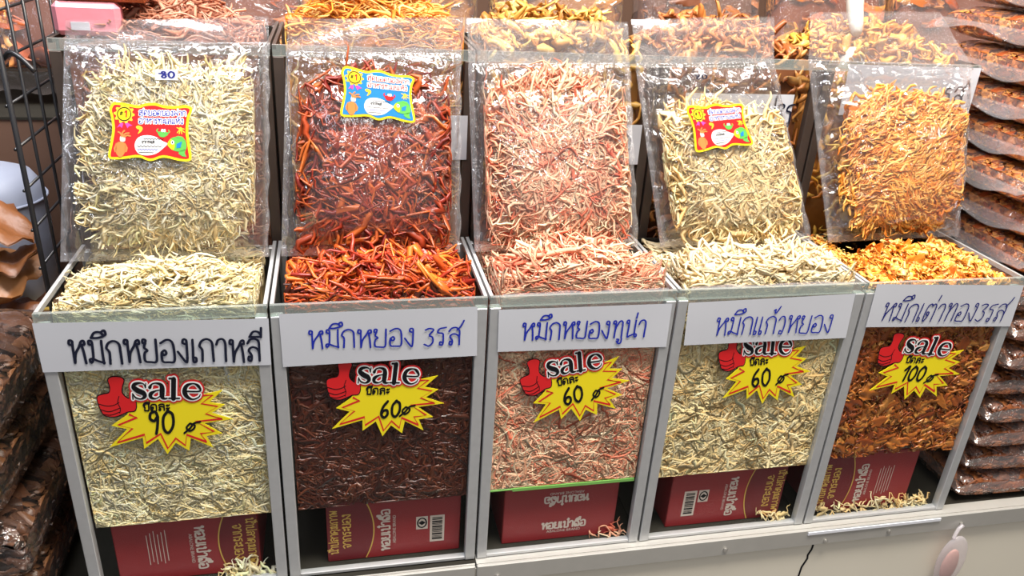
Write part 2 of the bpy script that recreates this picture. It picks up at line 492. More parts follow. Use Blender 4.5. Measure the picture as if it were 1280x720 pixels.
RUST = [(0.42, 0.10, 0.025), (0.30, 0.06, 0.02), (0.55, 0.17, 0.04), (0.22, 0.045, 0.018)]
KIND = {
    'cream': dict(cols=CREAM, L=0.050, w=0.0036, th=0.0005, curl=0.0065, lift=0.003, m=M_SHRED, dens=1.0, core=(0.80, 0.62, 0.30)),
    'red': dict(cols=REDOR, L=0.070, w=0.0054, th=0.0024, curl=0.016, lift=0.006, m=M_SHINY, dens=0.75, core=(0.16, 0.015, 0.008)),
    'redshade': dict(cols=RED_SHADE, L=0.050, w=0.0046, th=0.0020, curl=0.010, lift=0.004, m=M_SHINY, dens=0.7, core=(0.08, 0.010, 0.006)),
    'pink': dict(cols=PINK, L=0.072, w=0.0040, th=0.0008, curl=0.015, lift=0.004, m=M_SHRED, dens=1.0, core=(0.55, 0.15, 0.08)),
    'tan': dict(cols=TAN, L=0.060, w=0.0052, th=0.0016, curl=0.014, lift=0.005, m=M_SHRED, dens=0.85, core=(0.62, 0.44, 0.20)),
    'orange': dict(cols=[(0.86, 0.36, 0.05), (0.88, 0.52, 0.14), (0.78, 0.24, 0.03), (0.9, 0.62, 0.25)], L=0.075, w=0.0034, th=0.0016, curl=0.008, lift=0.006, m=M_SHRED, dens=0.8, core=(0.5, 0.16, 0.02)),
    'blush': dict(cols=[(0.62, 0.28, 0.18), (0.70, 0.40, 0.28), (0.50, 0.18, 0.10)], L=0.05, w=0.004, th=0.002, curl=0.01, lift=0.005, m=M_SHRED, dens=0.7, core=(0.40, 0.15, 0.09)),
}


def bx(name, mats, parent, *args, **kw):
    mb = MB(); mb.box(*args, **kw); return mb.build(name, mats, parent)

# ------------------------------------------------------------------ Thai pen strokes
G = {
 'ห': (1.0, [[(.22, .80), (.08, .84), (.10, 1.0), (.25, .97), (.25, .75), (.27, .02)], [(.27, .02), (.36, .42), (.60, .74), (.72, .95), (.86, .98), (.88, .82), (.74, .80), (.80, .50), (.86, .0)]]),
 'ม': (1.0, [[(.25, .82), (.12, .86), (.13, 1.0), (.28, .97), (.30, .70), (.27, .22), (.14, .04), (.08, .18), (.24, .22), (.50, .12), (.84, .03)], [(.80, 1.0), (.80, .5), (.82, .0)]]),
 'ก': (.95, [[(.16, .0), (.18, .5), (.04, .70), (.18, .92), (.48, 1.0), (.74, .86), (.78, .5), (.80, .0)]]),
 'ย': (.98, [[(.22, .82), (.08, .86), (.10, 1.0), (.25, .96), (.14, .66), (.30, .52), (.14, .40), (.14, .06), (.42, .0), (.76, .03), (.80, .5), (.80, 1.0)]]),
 'อ': (.95, [[(.12, .46), (.28, .54), (.36, .40), (.20, .32), (.11, .46), (.12, .05), (.45, .0), (.78, .05), (.80, .60), (.70, .92), (.42, 1.0), (.08, .86)]]),
 'ง': (.80, [[(.48, .80), (.36, .86), (.40, 1.0), (.56, .97), (.58, .70), (.56, .10), (.46, .0), (.06, .46)]]),
 'เ': (.46, [[(.12, .20), (.26, .18), (.26, .02), (.12, .0), (.10, .18), (.12, .6), (.12, 1.0)]]),
 'แ': (.86, [[(.12, .20), (.26, .18), (.26, .02), (.12, .0), (.10, .18), (.12, .6), (.12, 1.0)], [(.52, .20), (.66, .18), (.66, .02), (.52, .0), (.50, .18), (.52, .6), (.52, 1.0)]]),
 'า': (.74, [[(.05, .76), (.16, .96), (.42, 1.0), (.56, .80), (.56, .4), (.56, .0)]]),
 'ำ': (.74, [[(.05, .76), (.16, .96), (.42, 1.0), (.56, .80), (.56, .4), (.56, .0)], [(-.1, 1.2), (.0, 1.32), (.1, 1.2), (.0, 1.1), (-.1, 1.2)]]),
 'ล': (.95, [[(.30, .16), (.16, .20), (.14, .04), (.28, .0), (.32, .24), (.16, .48), (.34, .62), (.60, .58), (.76, .40), (.78, .0)], [(.10, .80), (.26, .97), (.54, 1.0), (.75, .86), (.77, .4)]]),
 'ส': (1.0, [[(.30, .16), (.16, .20), (.14, .04), (.28, .0), (.32, .24), (.16, .48), (.34, .62), (.60, .58), (.76, .40), (.78, .0)], [(.08, .78), (.26, .96), (.56, .98), (.75, .80), (.77, .4)], [(.60, .86), (.82, 1.06), (1.0, 1.38)]]),
 'ร': (.74, [[(.40, .14), (.27, .17), (.26, .02), (.42, .0), (.47, .20), (.46, .52), (.40, .66), (.10, .72), (.20, .92), (.62, 1.0)]]),
 'ท': (1.0, [[(.24, .82), (.10, .86), (.12, 1.0), (.27, .97), (.28, .70), (.27, .0)], [(.27, .0), (.30, .55), (.56, .98), (.78, .90), (.80, .5), (.82, .0)]]),
 'น': (1.0, [[(.24, .82), (.10, .86), (.12, 1.0), (.27, .97), (.28, .60), (.27, .02), (.45, .08), (.70, .16)], [(.78, 1.0), (.77, .4), (.80, .04), (.94, .02), (.92, .16), (.72, .18)]]),
 'ว': (.76, [[(.42, .15), (.28, .18), (.28, .02), (.45, .0), (.54, .20), (.56, .70), (.42, .98), (.20, .98), (.06, .80)]]),
 'ต': (1.0, [[(.36, .34), (.24, .40), (.26, .54), (.40, .50), (.38, .28), (.18, .0), (.10, .40), (.14, .86), (.36, 1.0), (.47, .88), (.60, 1.0), (.80, .84), (.82, .0)]]),
 'ด': (1.0, [[(.36, .34), (.24, .40), (.26, .54), (.40, .50), (.38, .28), (.18, .0), (.10, .40), (.16, .86), (.46, 1.0), (.78, .84), (.82, .0)]]),
 'ค': (1.0, [[(.30, .50), (.42, .56), (.44, .40), (.30, .38), (.16, .0), (.10, .40), (.16, .86), (.46, 1.0), (.78, .84), (.82, .0)]]),
 'ป': (1.0, [[(.24, .82), (.10, .86), (.12, 1.0), (.27, .97), (.28, .60), (.27, .02), (.55, .0), (.80, .03), (.80, .6), (.80, 1.35)]]),
 'บ': (1.0, [[(.24, .82), (.10, .86), (.12, 1.0), (.27, .97), (.28, .60), (.27, .02), (.55, .0), (.80, .03), (.80, .6), (.80, 1.0)]]),
 'ฮ': (1.0, [[(.36, .20), (.24, .30), (.36, .38), (.46, .24), (.36, .02), (.16, .08), (.10, .45), (.14, .84), (.30, .98), (.44, .84), (.58, .96), (.78, 1.1)], [(.46, .05), (.76, .04), (.80, .50), (.66, .80)]]),
 'ณ': (1.2, [[(.12, .82), (.24, .9), (.28, .7), (.27, .02), (.12, .1)], [(.28, .7), (.45, 1.0), (.56, .7), (.56, .05), (.74, .1)], [(.98, 1.0), (.98, .04), (.84, .1)]]),
 'ภ': (1.0, [[(.08, .1), (.22, .14), (.2, .0), (.1, .02), (.18, .5), (.06, .70), (.20, .92), (.48, 1.0), (.76, .84), (.80, .0)]]),
 'พ': (1.1, [[(.24, .82), (.10, .86), (.12, 1.0), (.25, .97), (.28, .02), (.52, .7), (.74, .02), (.86, 1.0)]]),
 'จ': (.9, [[(.24, .42), (.36, .52), (.42, .4), (.34, .2), (.5, .0), (.74, .3), (.74, .8), (.5, 1.0), (.1, .84)]]),
 'ข': (.9, [[(.22, .82), (.10, .86), (.12, 1.0), (.28, .95), (.16, .66), (.28, .5), (.26, .02), (.5, .0), (.74, .04), (.76, 1.0)]]),
 'ฝ': (1.1, [[(.12, 1.0), (.28, .9), (.16, .8), (.14, .02), (.5, .7), (.86, .02), (.88, 1.35)]]),
 'ซ': (.9, [[(.22, .82), (.10, .86), (.12, 1.0), (.28, .95), (.16, .66), (.28, .5), (.26, .02), (.5, .0), (.74, .04), (.70, .7), (.86, 1.1)]]),
 'ะ': (.55, [[(.10, .26), (.24, .34), (.22, .18), (.36, .24), (.46, .36)], [(.10, .76), (.24, .84), (.22, .68), (.36, .74), (.46, .86)]]),
 '3': (.80, [[(.10, .92), (.36, 1.0), (.62, .92), (.36, .62), (.56, .50), (.60, .22), (.36, .0), (.06, .10)]]),
 '9': (.72, [[(.56, .74), (.42, .98), (.16, .92), (.14, .68), (.36, .58), (.54, .74), (.52, .3), (.46, .0)]]),
 '8': (.72, [[(.50, .86), (.32, 1.0), (.14, .84), (.32, .56), (.54, .26), (.34, .0), (.12, .22), (.34, .52), (.50, .86)]]),
 '0': (.82, [[(.40, 1.0), (.14, .70), (.16, .20), (.42, .0), (.68, .34), (.64, .82), (.36, .98)]]),
 '6': (.76, [[(.52, 1.0), (.22, .66), (.12, .24), (.34, .0), (.58, .18), (.52, .44), (.26, .42), (.16, .26)]]),
 '1': (.55, [[(.08, .72), (.40, 1.0), (.36, .5), (.32, .0)]]),
 'ß': (.95, [[(.36, .82), (.16, .50), (.30, .16), (.56, .30), (.66, .62), (.40, .84)], [(.0, .0), (.36, .40), (.62, .82), (1.0, .92)]]),
 ' ': (.45, []),
}
MARK = {
 'ึ': [[(-.72, 1.14), (-.52, 1.36), (-.22, 1.38), (-.06, 1.22), (-.40, 1.14), (-.72, 1.14)], [(-.06, 1.22), (-.14, 1.38), (.02, 1.46), (.08, 1.30), (-.06, 1.22)]],
 'ี': [[(-.72, 1.14), (-.52, 1.36), (-.22, 1.36), (-.06, 1.16), (-.40, 1.14), (-.72, 1.14)], [(-.06, 1.12), (-.04, 1.54)]],
 'ื': [[(-.72, 1.14), (-.52, 1.36), (-.22, 1.36), (-.06, 1.16), (-.40, 1.14), (-.72, 1.14)], [(-.06, 1.12), (-.04, 1.54)], [(-.22, 1.3), (-.2, 1.56)]],
 'ู': [[(-.50, -.12), (-.36, -.14), (-.40, -.28), (-.52, -.20), (-.36, -.38), (-.18, -.34), (-.14, -.10)]],
 'ุ': [[(-.36, -.10), (-.26, -.12), (-.26, -.34)]],
 '่': [[(-.22, 1.16), (-.18, 1.46)]],
 '้': [[(-.50, 1.34), (-.38, 1.40), (-.40, 1.22), (-.30, 1.22), (-.06, 1.56)]],
 '๋': [[(-.34, 1.34), (-.10, 1.34)], [(-.22, 1.2), (-.22, 1.5)]],
 '็': [[(-.5, 1.2), (-.4, 1.4), (-.25, 1.3), (-.2, 1.5), (-.05, 1.45)]],
}


def write(mb, text, x0, y0, x1, y1, xh, pen, fmap, layer, mi=0, slant=0.0, per=5, rng=None):
    """write pen-stroke text with its baseline from (x0,y0) to (x1,y1)"""
    adv = sum(G[c][0] for c in text if c in G)
    d = np.array([x1 - x0, y1 - y0]); ln = np.linalg.norm(d); ex = d / ln; ey = np.array([-ex[1], ex[0]])
    sx = ln / adv; x = 0.0
    for c in text:
        sts = G[c][1] if c in G else MARK.get(c, [])
        jy = 0 if rng is None else rng.uniform(-.03, .03)
        for st in sts:
            pts = []
            for (a, b) in st:
                q = np.array([x0, y0]) + ex * ((x + a) * sx + slant * b * xh) + ey * ((b + jy) * xh)
                pts.append(q)
            stroke2d(mb, pts, pen, fmap, layer, mi, per=per)
        if c in G: x += G[c][0]


def latin(name, text, size, fmap2, mats, parent, layer, align='CENTER'):
    cu = bpy.data.curves.new('lettering', 'FONT'); cu.body = text; cu.size = size; cu.align_x = align; cu.align_y = 'CENTER'
    cu.resolution_u = 3
    to = bpy.data.objects.new('lettering', cu); COL.objects.link(to)
    dg = bpy.context.evaluated_depsgraph_get()
    me = bpy.data.meshes.new_from_object(to.evaluated_get(dg))
    V = np.array([v.co[:] for v in me.vertices]); F = [tuple(p.vertices) for p in me.polygons]
    bpy.data.objects.remove(to); bpy.data.curves.remove(cu); bpy.data.meshes.remove(me)
    return link_mesh(name, np.array([fmap2(v[0], v[1], layer) for v in V]), F, mats, parent)


# ------------------------------------------------------------------ setting
def structure(o):
    o['kind'] = 'structure'; return o


H = 0.4059                       # height of the front bins
XB = [0.0, 0.24077, 0.49249, 0.73310, 1.00045, 1.25]   # bin edges along the counter
mb = MB(); mb.box(-1.6, 3.2, -2.2, 1.6, -0.84, -0.80); structure(mb.build('floor', M_FLOORT))
mb = MB(); mb.box(-1.6, 3.2, 1.42, 1.50, -0.80, 2.4); structure(mb.build('wall_back', M_BROWNW))

cnt = thing('display_counter', 'cream-white laminate counter with metal edge rail carrying the glass bins', 'counter', (0.6, 0.4, -0.80))
bx('cabinet_body', M_LAM, cnt, -0.75, 2.1, -0.008, 1.10, -0.80, -0.010)
bx('worktop', M_DARKB, cnt, -0.75, 2.1, -0.006, 1.10, -0.0095, -0.001)
mb = MB(); mb.box(-0.75, 0.4905, -0.013, -0.0085, -0.030, -0.0012, bev=0.0012); mb.box(-0.75, 0.4905, -0.0085, 0.010, -0.0095, -0.0012)
mb.build('edge_rail', M_ALU2, cnt)
mb = MB(); mb.box(0.4925, 2.1, -0.014, -0.0085, -0.031, -0.0004, bev=0.0012); mb.box(0.4925, 2.1, -0.0085, 0.010, -0.0095, -0.0004)
mb.build('edge_rail', M_ALU2, cnt)
o = bx('edge_strip', M_WHITEP, cnt, 1.002, 1.235, -0.0155, -0.0142, -0.0085, -0.0035); o['label'] = 'narrow white strip along the rail'
mb = MB(); P = [(1.022, -0.031), (1.021, -0.045), (1.017, -0.056), (1.018, -0.063), (1.012, -0.08), (1.010, -0.12), (1.006, -0.3), (1.004, -0.79)]
mb.tube([(a, -0.0082, b) for a, b in P], 0.0016, 6); o = mb.build('panel_seam', M_BLK, cnt); o['label'] = 'dark open crack between the front panels'
for sx, sz in ((0.522, -0.021), (0.868, -0.019), (1.036, -0.024), (1.146, -0.019), (1.278, -0.020)):
    mb = MB(); mb.tube([(sx, -0.0142, sz), (sx, -0.0162, sz), (sx, -0.0170, sz)], [0.0034, 0.0034, 0.0022], 12)
    mb.build('screw', M_STEEL, cnt)

stp = thing('display_step', 'metal-fronted step at the rear of the counter under the back row of bins', 'shelf', (0.6, 0.42, -0.001))
bx('riser_box', M_DARKB, stp, -0.02, 1.262, 0.205, 0.46, -0.0009, 0.246)
bx('shelf_board', M_ALU2, stp, -0.022, 1.264, 0.203, 0.462, 0.2462, 0.2500)
st2 = thing('back_shelf', 'high dark shelf behind the back row of bins holding spare packs', 'shelf', (0.6, 0.75, -0.001))
bx('riser_box', M_BROWNW, st2, -0.5, 1.9, 0.48, 1.05, -0.0009, 0.496)
bx('shelf_board', M_DARKB, st2, -0.5, 1.9, 0.478, 1.052, 0.4962, 0.5000)


# ------------------------------------------------------------------ glass bins
def make_bin(x0, x1, y0, y1, z0, h, label, group, front_post=0.0135, metal=None):
    M_FR = metal or M_ALU
    t = thing('display_bin', label, 'display bin', ((x0 + x1) / 2, (y0 + y1) / 2, z0), group)
    g = 0.0016; a, b = x0 + g, x1 - g; zt = z0 + h
    pw = front_post
    for px in (a, b - pw):
        mb = MB(); mb.box(px, px + pw, y0, y0 + 0.012, z0 + 0.0005, zt - 0.014, bev=0.0008); mb.build('corner_post', M_FR, t)
    for px in (a, b - 0.010):
        mb = MB(); mb.box(px, px + 0.010, y1 - 0.010, y1, z0 + 0.0005, zt - 0.006, bev=0.0008); mb.build('corner_post', M_FR, t)
    mb = MB(); mb.box(a + pw, b - pw, y0 + 0.001, y0 + 0.010, z0 + 0.0005, z0 + 0.006, bev=0.0008); mb.build('bottom_rail', M_FR, t)
    bx('front_pane', M_GLASS, t, a + pw * 0.3, b - pw * 0.3, y0 + 0.0040, y0 + 0.0060, z0 + 0.004, zt - 0.013)
    bx('rim_strip', M_ACRY, t, a, b, y0 + 0.0005, y0 + 0.0060, zt - 0.0135, zt)
    for px in (a + 0.0005, b - 0.0035):
        bx('side_pane', M_GLASS, t, px, px + 0.003, y0 + 0.012, y1 - 0.010, z0 + 0.004, zt - 0.006)
        bx('top_edge', M_FR, t, px - 0.0005, px + 0.0038, y0 + 0.006, y1, zt - 0.006, zt)
    bx('back_panel', M_DARKB, t, a + 0.010, b - 0.010, y1 - 0.006, y1 - 0.003, z0 + 0.004, zt - 0.006)
    bx('bottom_panel', M_DARKB, t, a + 0.001, b - 0.001, y0 + 0.011, y1 - 0.007, z0 + 0.0006, z0 + 0.0032)
    return t


YD = 0.196
BIN_LABEL = [
    'leftmost glass bin, white sign with black handwriting, cream shredded squid inside',
    'glass bin of red-orange strands, blue-lettered sign containing a 3, and dark lower part',
    'middle glass bin of pink shredded squid with a blue-lettered sign and green tray',
    'glass bin of tan curled squid with blue sign half covering its sale sticker',
    'rightmost front glass bin of golden squid with the 100 baht sale sticker',
]
bins = [make_bin(XB[i], XB[i + 1], 0.0, YD, 0.0, H, BIN_LABEL[i], 'glass bins in the front row') for i in range(5)]


def front_map(y):
    return lambda u, v, layer: (u, y - layer, v)


SIGN = [
    ((0.0008, .3962), (.2405, .3905), (.2395, .3305), (0.0012, .3360)),
    ((.2520, .3958), (.4785, .3950), (.4805, .3285), (.2525, .3270)),
    ((.5045, .3900), (.7262, .3888), (.7270, .3270), (.5058, .3325)),
    ((.7480, .3890), (.9840, .3925), (.9868, .3262), (.7512, .3278)),
    ((1.0125, .4055), (1.2470, .3950), (1.2480, .3310), (1.0130, .3415)),
]
TEXT = [
    ('หมึกหยองเกาหลี', (.030, .3455, .2305, .3365), .0285, .0028, M_INK_K, 'white paper sign with black handwriting'),
    ('หมึกหยอง 3รส', (.282, .3495, .462, .3455), .0235, .0021, M_INK_B, 'white paper sign with blue handwriting'),
    ('หมึกหยองทูน่า', (.534, .3475, .697, .3440), .0235, .0022, M_INK_B, 'white paper sign with blue handwriting'),
    ('หมึกแก้วหยอง', (.790, .3410, .962, .3370), .0255, .0019, M_INK_B, 'white paper sign with blue handwriting'),
    ('หมึกเต่าทอง3รส', (1.030, .3500, 1.232, .3405), .0265, .0018, M_INK_N, 'white paper sign with navy handwriting'),
]


def paper_sign(parent, quad, y, mats, label=None, wav=0.0006):
    q = [np.array(p) for p in quad]; V = []; nu, nv = 14, 5
    for i in range(nu):
        for j in range(nv):
            u, v = i / (nu - 1), j / (nv - 1)
            p = (q[0] * (1 - u) + q[1] * u) * (1 - v) + (q[3] * (1 - u) + q[2] * u) * v
            V.append((p[0], y - wav * 0.5 * (1 + math.sin(5 * u + 2 * v)), p[1]))
    F = grid_faces(nu, nv)
    V2 = [(a, b + 0.0003, c) for a, b, c in V]
    o = link_mesh('paper_sign', np.array(V + V2), np.vstack([F, F[:, ::-1] + len(V)]), mats, parent)
    if label: o['label'] = label
    return o


def inplane(mbp):
    return mbp


def lettering(name, mb, mats, part):
    """a sub-part: pen strokes or print on a part"""
    o = mb.build(name, mats, None)
    o.parent = part
    off = Vector(part.parent['_org']) if part.parent is not None else part.location
    o.data.transform(Matrix.Translation(-off))
    return o


for i in range(5):
    sg = paper_sign(bins[i], SIGN[i], -0.0006, M_PAPER, TEXT[i][5])
    mb = MB(); tx, (a, b, c, d), xh, pen, mk, _ = TEXT[i]
    write(mb, tx, a, b, c, d, xh, pen, front_map(-0.0013), 0.0003, rng=np.random.default_rng(i), slant=0.10 if i == 4 else 0.0)
    lettering('handwriting', mb, mk, sg)

# sale stickers ------------------------------------------------------------
STAR = [(290, 350), (175, 430), (290, 455), (155, 592), (405, 520), (415, 605), (520, 530), (592, 648), (655, 560), (760, 622), (770, 525), (945, 598), (890, 510),
        (1012, 490), (870, 412), (1092, 380), (925, 335), (1025, 272), (905, 255), (1005, 165), (850, 200), (600, 190), (350, 240)]
STARL = [(305, 345), (365, 368), (225, 425), (330, 450), (215, 555), (420, 495), (432, 560), (540, 490), (595, 602), (655, 525), (730, 580), (738, 498), (895, 555), (845, 490),
         (950, 475), (805, 398), (1010, 378), (880, 340), (970, 285), (845, 265), (930, 200), (850, 205)]
THUMB = [(75, 218), (112, 197), (160, 186), (166, 150), (154, 100), (176, 76), (215, 70), (256, 76), (279, 100), (266, 150), (266, 190), (300, 222), (355, 238), (366, 290), (350, 325),
         (300, 332), (268, 346), (200, 370), (130, 360), (104, 332), (80, 270)]
SALE = {
 's': [[(100, 30, 12), (88, 8, 8), (58, 0, 14), (22, 10, 26), (14, 32, 32), (44, 54, 38), (84, 72, 36), (94, 96, 28), (66, 114, 12), (28, 104, 12), (8, 78, 8)], [(6, 76, 8), (8, 116, 10)], [(102, 2, 8), (100, 34, 8)]],
 'a': [[(14, 30, 26), (28, 8, 12), (58, 0, 12), (92, 10, 24), (104, 36, 36), (104, 92, 36), (120, 110, 18), (142, 108, 10)], [(98, 48, 8), (54, 56, 12), (20, 78, 30), (24, 104, 22), (60, 110, 10), (96, 88, 8)]],
 'l': [[(40, -28, 36), (40, 108, 36)], [(8, -34, 14), (40, -34, 14)], [(6, 108, 12), (84, 108, 12)]],
 'e': [[(20, 56, 12), (128, 54, 12), (116, 18, 22), (78, 0, 10), (30, 16, 26), (14, 56, 36), (32, 94, 28), (76, 114, 12), (118, 100, 10), (132, 80, 8)]],
}
STK = [      # sticker drawing -> place on the glass (x, z)
    (0.00014367, -2.18324e-05, 0.0423858, -1.17652e-05, -0.000185205, 0.340172),
    (0.000142431, -1.90926e-05, 0.293955, -1.341e-05, -0.000185858, 0.345154),
    (0.000140609, 3.15945e-05, 0.519822, 1.78244e-05, -0.000183771, 0.326981),
    (0.000138883, 2.2258e-05, 0.789462, -6.65982e-06, -0.000192066, 0.353635),
    (0.000148335, -2.51818e-05, 1.04337, -2.18426e-05, -0.000180725, 0.345424),
]
PRICE = [('90', 446, 492, 655, 165), ('60', 545, 500, 730, 125), ('60', 450, 490, 650, 130), ('60', 445, 500, 660, 140), ('100', 440, 480, 700, 130)]
for i in range(5):
    def fmap(u, v, layer, m=STK[i]):
        return (m[0] * u + m[1] * v + m[2], 0.0037 - layer, m[3] * u + m[4] * v + m[5])
    mb = MB(); poly2d(mb, STAR, fmap, 0.0006, 0, 0.0005)
    stroke2d(mb, STARL, 17, fmap, 0.0007, 1, smooth=False, closed=False, cap=False)
    stk = mb.build('sale_sticker', [M_YEL, M_RED], bins[i])
    stk['label'] = 'yellow starburst sale sticker'
    mb = MB(); poly2d(mb, THUMB, fmap, 0.0008, 1, smooth=True); poly2d(mb, inset_poly(THUMB, 8), fmap, 0.0009, 0, smooth=True)
    for l in ([(92, 272), (150, 285), (200, 278), (236, 258)], [(104, 312), (165, 325), (240, 300)], [(118, 345), (175, 350), (240, 328)], [(236, 215), (226, 262), (244, 300), (240, 335)]):
        stroke2d(mb, l, 6, fmap, 0.0010, 1)
    o = lettering('thumbs_up_icon', mb, [M_RED, M_BLK], stk); o['label'] = 'red thumbs-up hand with black outline'
    mb = MB()
    for lay, (grow, mi) in enumerate(((44, 2), (20, 1), (0, 0))):
        for ch, ox, oy in (('s', 330, 116), ('a', 448, 116), ('l', 596, 116), ('e', 704, 116)):
            for st in SALE[ch]:
                stroke2d(mb, [(ox + a, oy + b, w) for a, b, w in st], grow, fmap, 0.0010 + lay * 0.00030 + 0.00003 * 'sale'.index(ch), mi)
    lettering('sale_lettering', mb, [M_BLK, M_WHT, M_RED], stk)
    mb = MB()
    rg = np.random.default_rng(50 + i)

    def fm2(u, v, layer): return fmap(u, -v, layer)
    write(mb, 'ขีดละ', 408, -318, 610, -312, 44, 12, fm2, 0.0010)
    tx, xa, yb, xb, xh = PRICE[i]
    write(mb, tx, xa, -yb, xb, -yb + 14, xh, 22, fm2, 0.0010, slant=0.05)
    write(mb, 'ß', 720, -485, 840, -475, 82, 16, fm2, 0.0010)
    lettering('handwritten_price', mb, M_BLK, stk)


# ------------------------------------------------------------------ loose squid filling the bins
def fill_surface(x0, x1, y0, y1, zb, zt, mound, kind, rng, n_front, n_top, label, name, tilt=0.0, topz=None, front_kind=None, keep=True):
    K = KIND[kind]; KF = KIND[front_kind or kind]
    xm, wx, wy = (x0 + x1) / 2, x1 - x0, y1 - y0

    def top(x, y):
        u = np.clip((x - x0) / wx, 0, 1); v = np.clip((y - y0) / wy, 0, 1)
        edge = np.clip(np.minimum(u, 1 - u) * 3.2, 0, 1) ** 0.75
        return zt - (0.004 * (y > .092) if keep else 0) + mound * edge * np.clip(np.sin(np.clip(v * (1.85 if keep else 1.25) + 0.03, 0, 1) * math.pi), 0, 1) ** 0.8

    def bot(x): return zb + tilt * (x - x0) / wx
    nu, nv = 20, 16
    u, v = np.meshgrid(np.linspace(0, 1, nu), np.linspace(0, 1, nv), indexing='ij')
    ins = 0.0022
    X = x0 + ins + u * (wx - 2 * ins); Y = y0 + ins + v * (wy - 2 * ins)
    Zt = top(X, Y) - 0.004 + 0.003 * rng.standard_normal(X.shape)
    Vt = np.stack([X, Y, Zt], -1).reshape(-1, 3); Vb = np.stack([X, Y, bot(X) + 0.003], -1).reshape(-1, 3)
    F = [tuple(f) for f in grid_faces(nu, nv)]; Fb = [tuple(f[::-1] + nu * nv) for f in grid_faces(nu, nv)]
    Vtop, Vbot = Vt, Vb
    ring = [i * nv for i in range(nu)] + [(nu - 1) * nv + j for j in range(1, nv)] + [i * nv + nv - 1 for i in range(nu - 2, -1, -1)] + [j for j in range(nv - 2, 0, -1)]
    SV, SF = [], []                       # side walls with vertices of their own, several rows high
    for k in range(len(ring)):
        a_, b_ = ring[k], ring[(k + 1) % len(ring)]
        for r_ in range(6):
            q0_, q1_ = r_ / 6, (r_ + 1) / 6; bs = 2 * nu * nv + len(SV)
            SV += [Vtop[a_] * (1 - q0_) + Vbot[a_] * q0_, Vtop[a_] * (1 - q1_) + Vbot[a_] * q1_, Vtop[b_] * (1 - q1_) + Vbot[b_] * q1_, Vtop[b_] * (1 - q0_) + Vbot[b_] * q0_]
            SF.append((bs, bs + 1, bs + 2, bs + 3))
    kc = palette(len(SF), [np.array(KF['core']) * .8, np.array(KF['core'])], rng, .15)
    core = (np.vstack([Vt, Vb, np.array(SV)]), np.array(F + Fb + SF), np.vstack([np.tile(np.array(K['core']), (2 * nu * nv, 1)), np.repeat(kc, 4, 0)]))

    def cl(P):
        P = P.copy()
        P[..., 0] = np.clip(P[..., 0], x0, x1); P[..., 1] = np.minimum(y0 + soft_min(P[..., 1] - y0, .0022), y1); P[..., 2] = np.maximum(P[..., 2], bot(P[..., 0]))
        return P
    # front face
    n = n_front
    C = np.stack([rng.uniform(x0, x1, n), y0 + 0.0004 + rng.random(n) ** 1.5 * 0.0026, np.zeros(n)], -1)
    C[:, 2] = bot(C[:, 0]) + 0.002 + rng.random(n) * (zt - bot(C[:, 0]) + 0.004)
    k_, ci, of = clumps(rng, n, PER[kind]); th = rng.normal(0.2, 0.9, k_)[ci] + rng.normal(0, .28, n)
    C[:, 0] = np.clip(rng.uniform(x0, x1, k_)[ci] + of[:, 0] * .007, x0, x1); C[:, 2] = np.clip((zb + rng.random(k_) * (zt - zb + .004))[ci] + of[:, 1] * .006, zb + .002, zt + .004)
    T = np.stack([np.cos(th), rng.normal(0, 0.06, n), np.sin(th)], -1)
    fr = strands(C, T, np.tile([0, -1.0, 0], (n, 1)), rng, KF['L'], KF['w'], KF['th'], KF['curl'], KF['lift'] * 0.5, KF['cols'], clampf=cl, twist=0.35)
    # top mound
    n = n_top
    C = np.stack([rng.uniform(x0 + .003, x1 - .003, n), y0 + 0.002 + rng.random(n) ** 1.5 * (wy - 0.006), np.zeros(n)], -1)
    C[:, 2] = top(C[:, 0], C[:, 1]) + rng.normal(0.0, 0.004, n) + (rng.random(n) ** 6) * 0.010
    k_, ci, of = clumps(rng, n, PER[kind]); th = rng.uniform(0, math.pi, k_)[ci] + rng.normal(0, .3, n)
    C[:, 0] = np.clip((x0 + .004 + rng.random(k_) * (wx - .008))[ci] + of[:, 0] * .006, x0 + .002, x1 - .002); C[:, 1] = np.clip((y0 + .003 + rng.random(k_) ** 1.3 * (wy - .008))[ci] + of[:, 1] * .006, y0 + .001, y1 - .002)
    C[:, 2] = top(C[:, 0], C[:, 1]) + (rng.normal(0, .0045, k_)[ci]) + rng.normal(0, .0018, n) + ((rng.random(k_) ** 5) * 0.012)[ci]
    T = np.stack([np.cos(th), np.sin(th) * 0.8, rng.normal(0, 0.22, k_)[ci] + rng.normal(0, .1, n)], -1)
    Nn = np.stack([rng.normal(0, .25, n), rng.normal(-.35, .25, n), np.ones(n)], -1); Nn /= np.linalg.norm(Nn, axis=1)[:, None]

    def cl2(P):
        P = P.copy()
        P[..., 0] = np.clip(P[..., 0], x0, x1); P[..., 1] = np.minimum(y0 + soft_min(P[..., 1] - y0, .0022), y1)
        if keep: P[..., 2] = np.minimum(P[..., 2], np.where(P[..., 1] > .092, zt + .009, 9))
        return P
    tp = strands(C, T, Nn, rng, K['L'] * 0.95, K['w'] * 1.1, K['th'] * 1.3, K['curl'], K['lift'] * 1.3, K['cols'], clampf=cl2)
    V, F, c = merge(core, fr, tp)
    org = np.array([(x0 + x1) / 2, (y0 + y1) / 2, zb])
    o = link_mesh(name, V, F, K['m'], None, K['m'] is not M_SHRED, c, None, org)
    o['kind'] = 'stuff'
    return tag(o, label, 'dried squid', None, 'stuff')


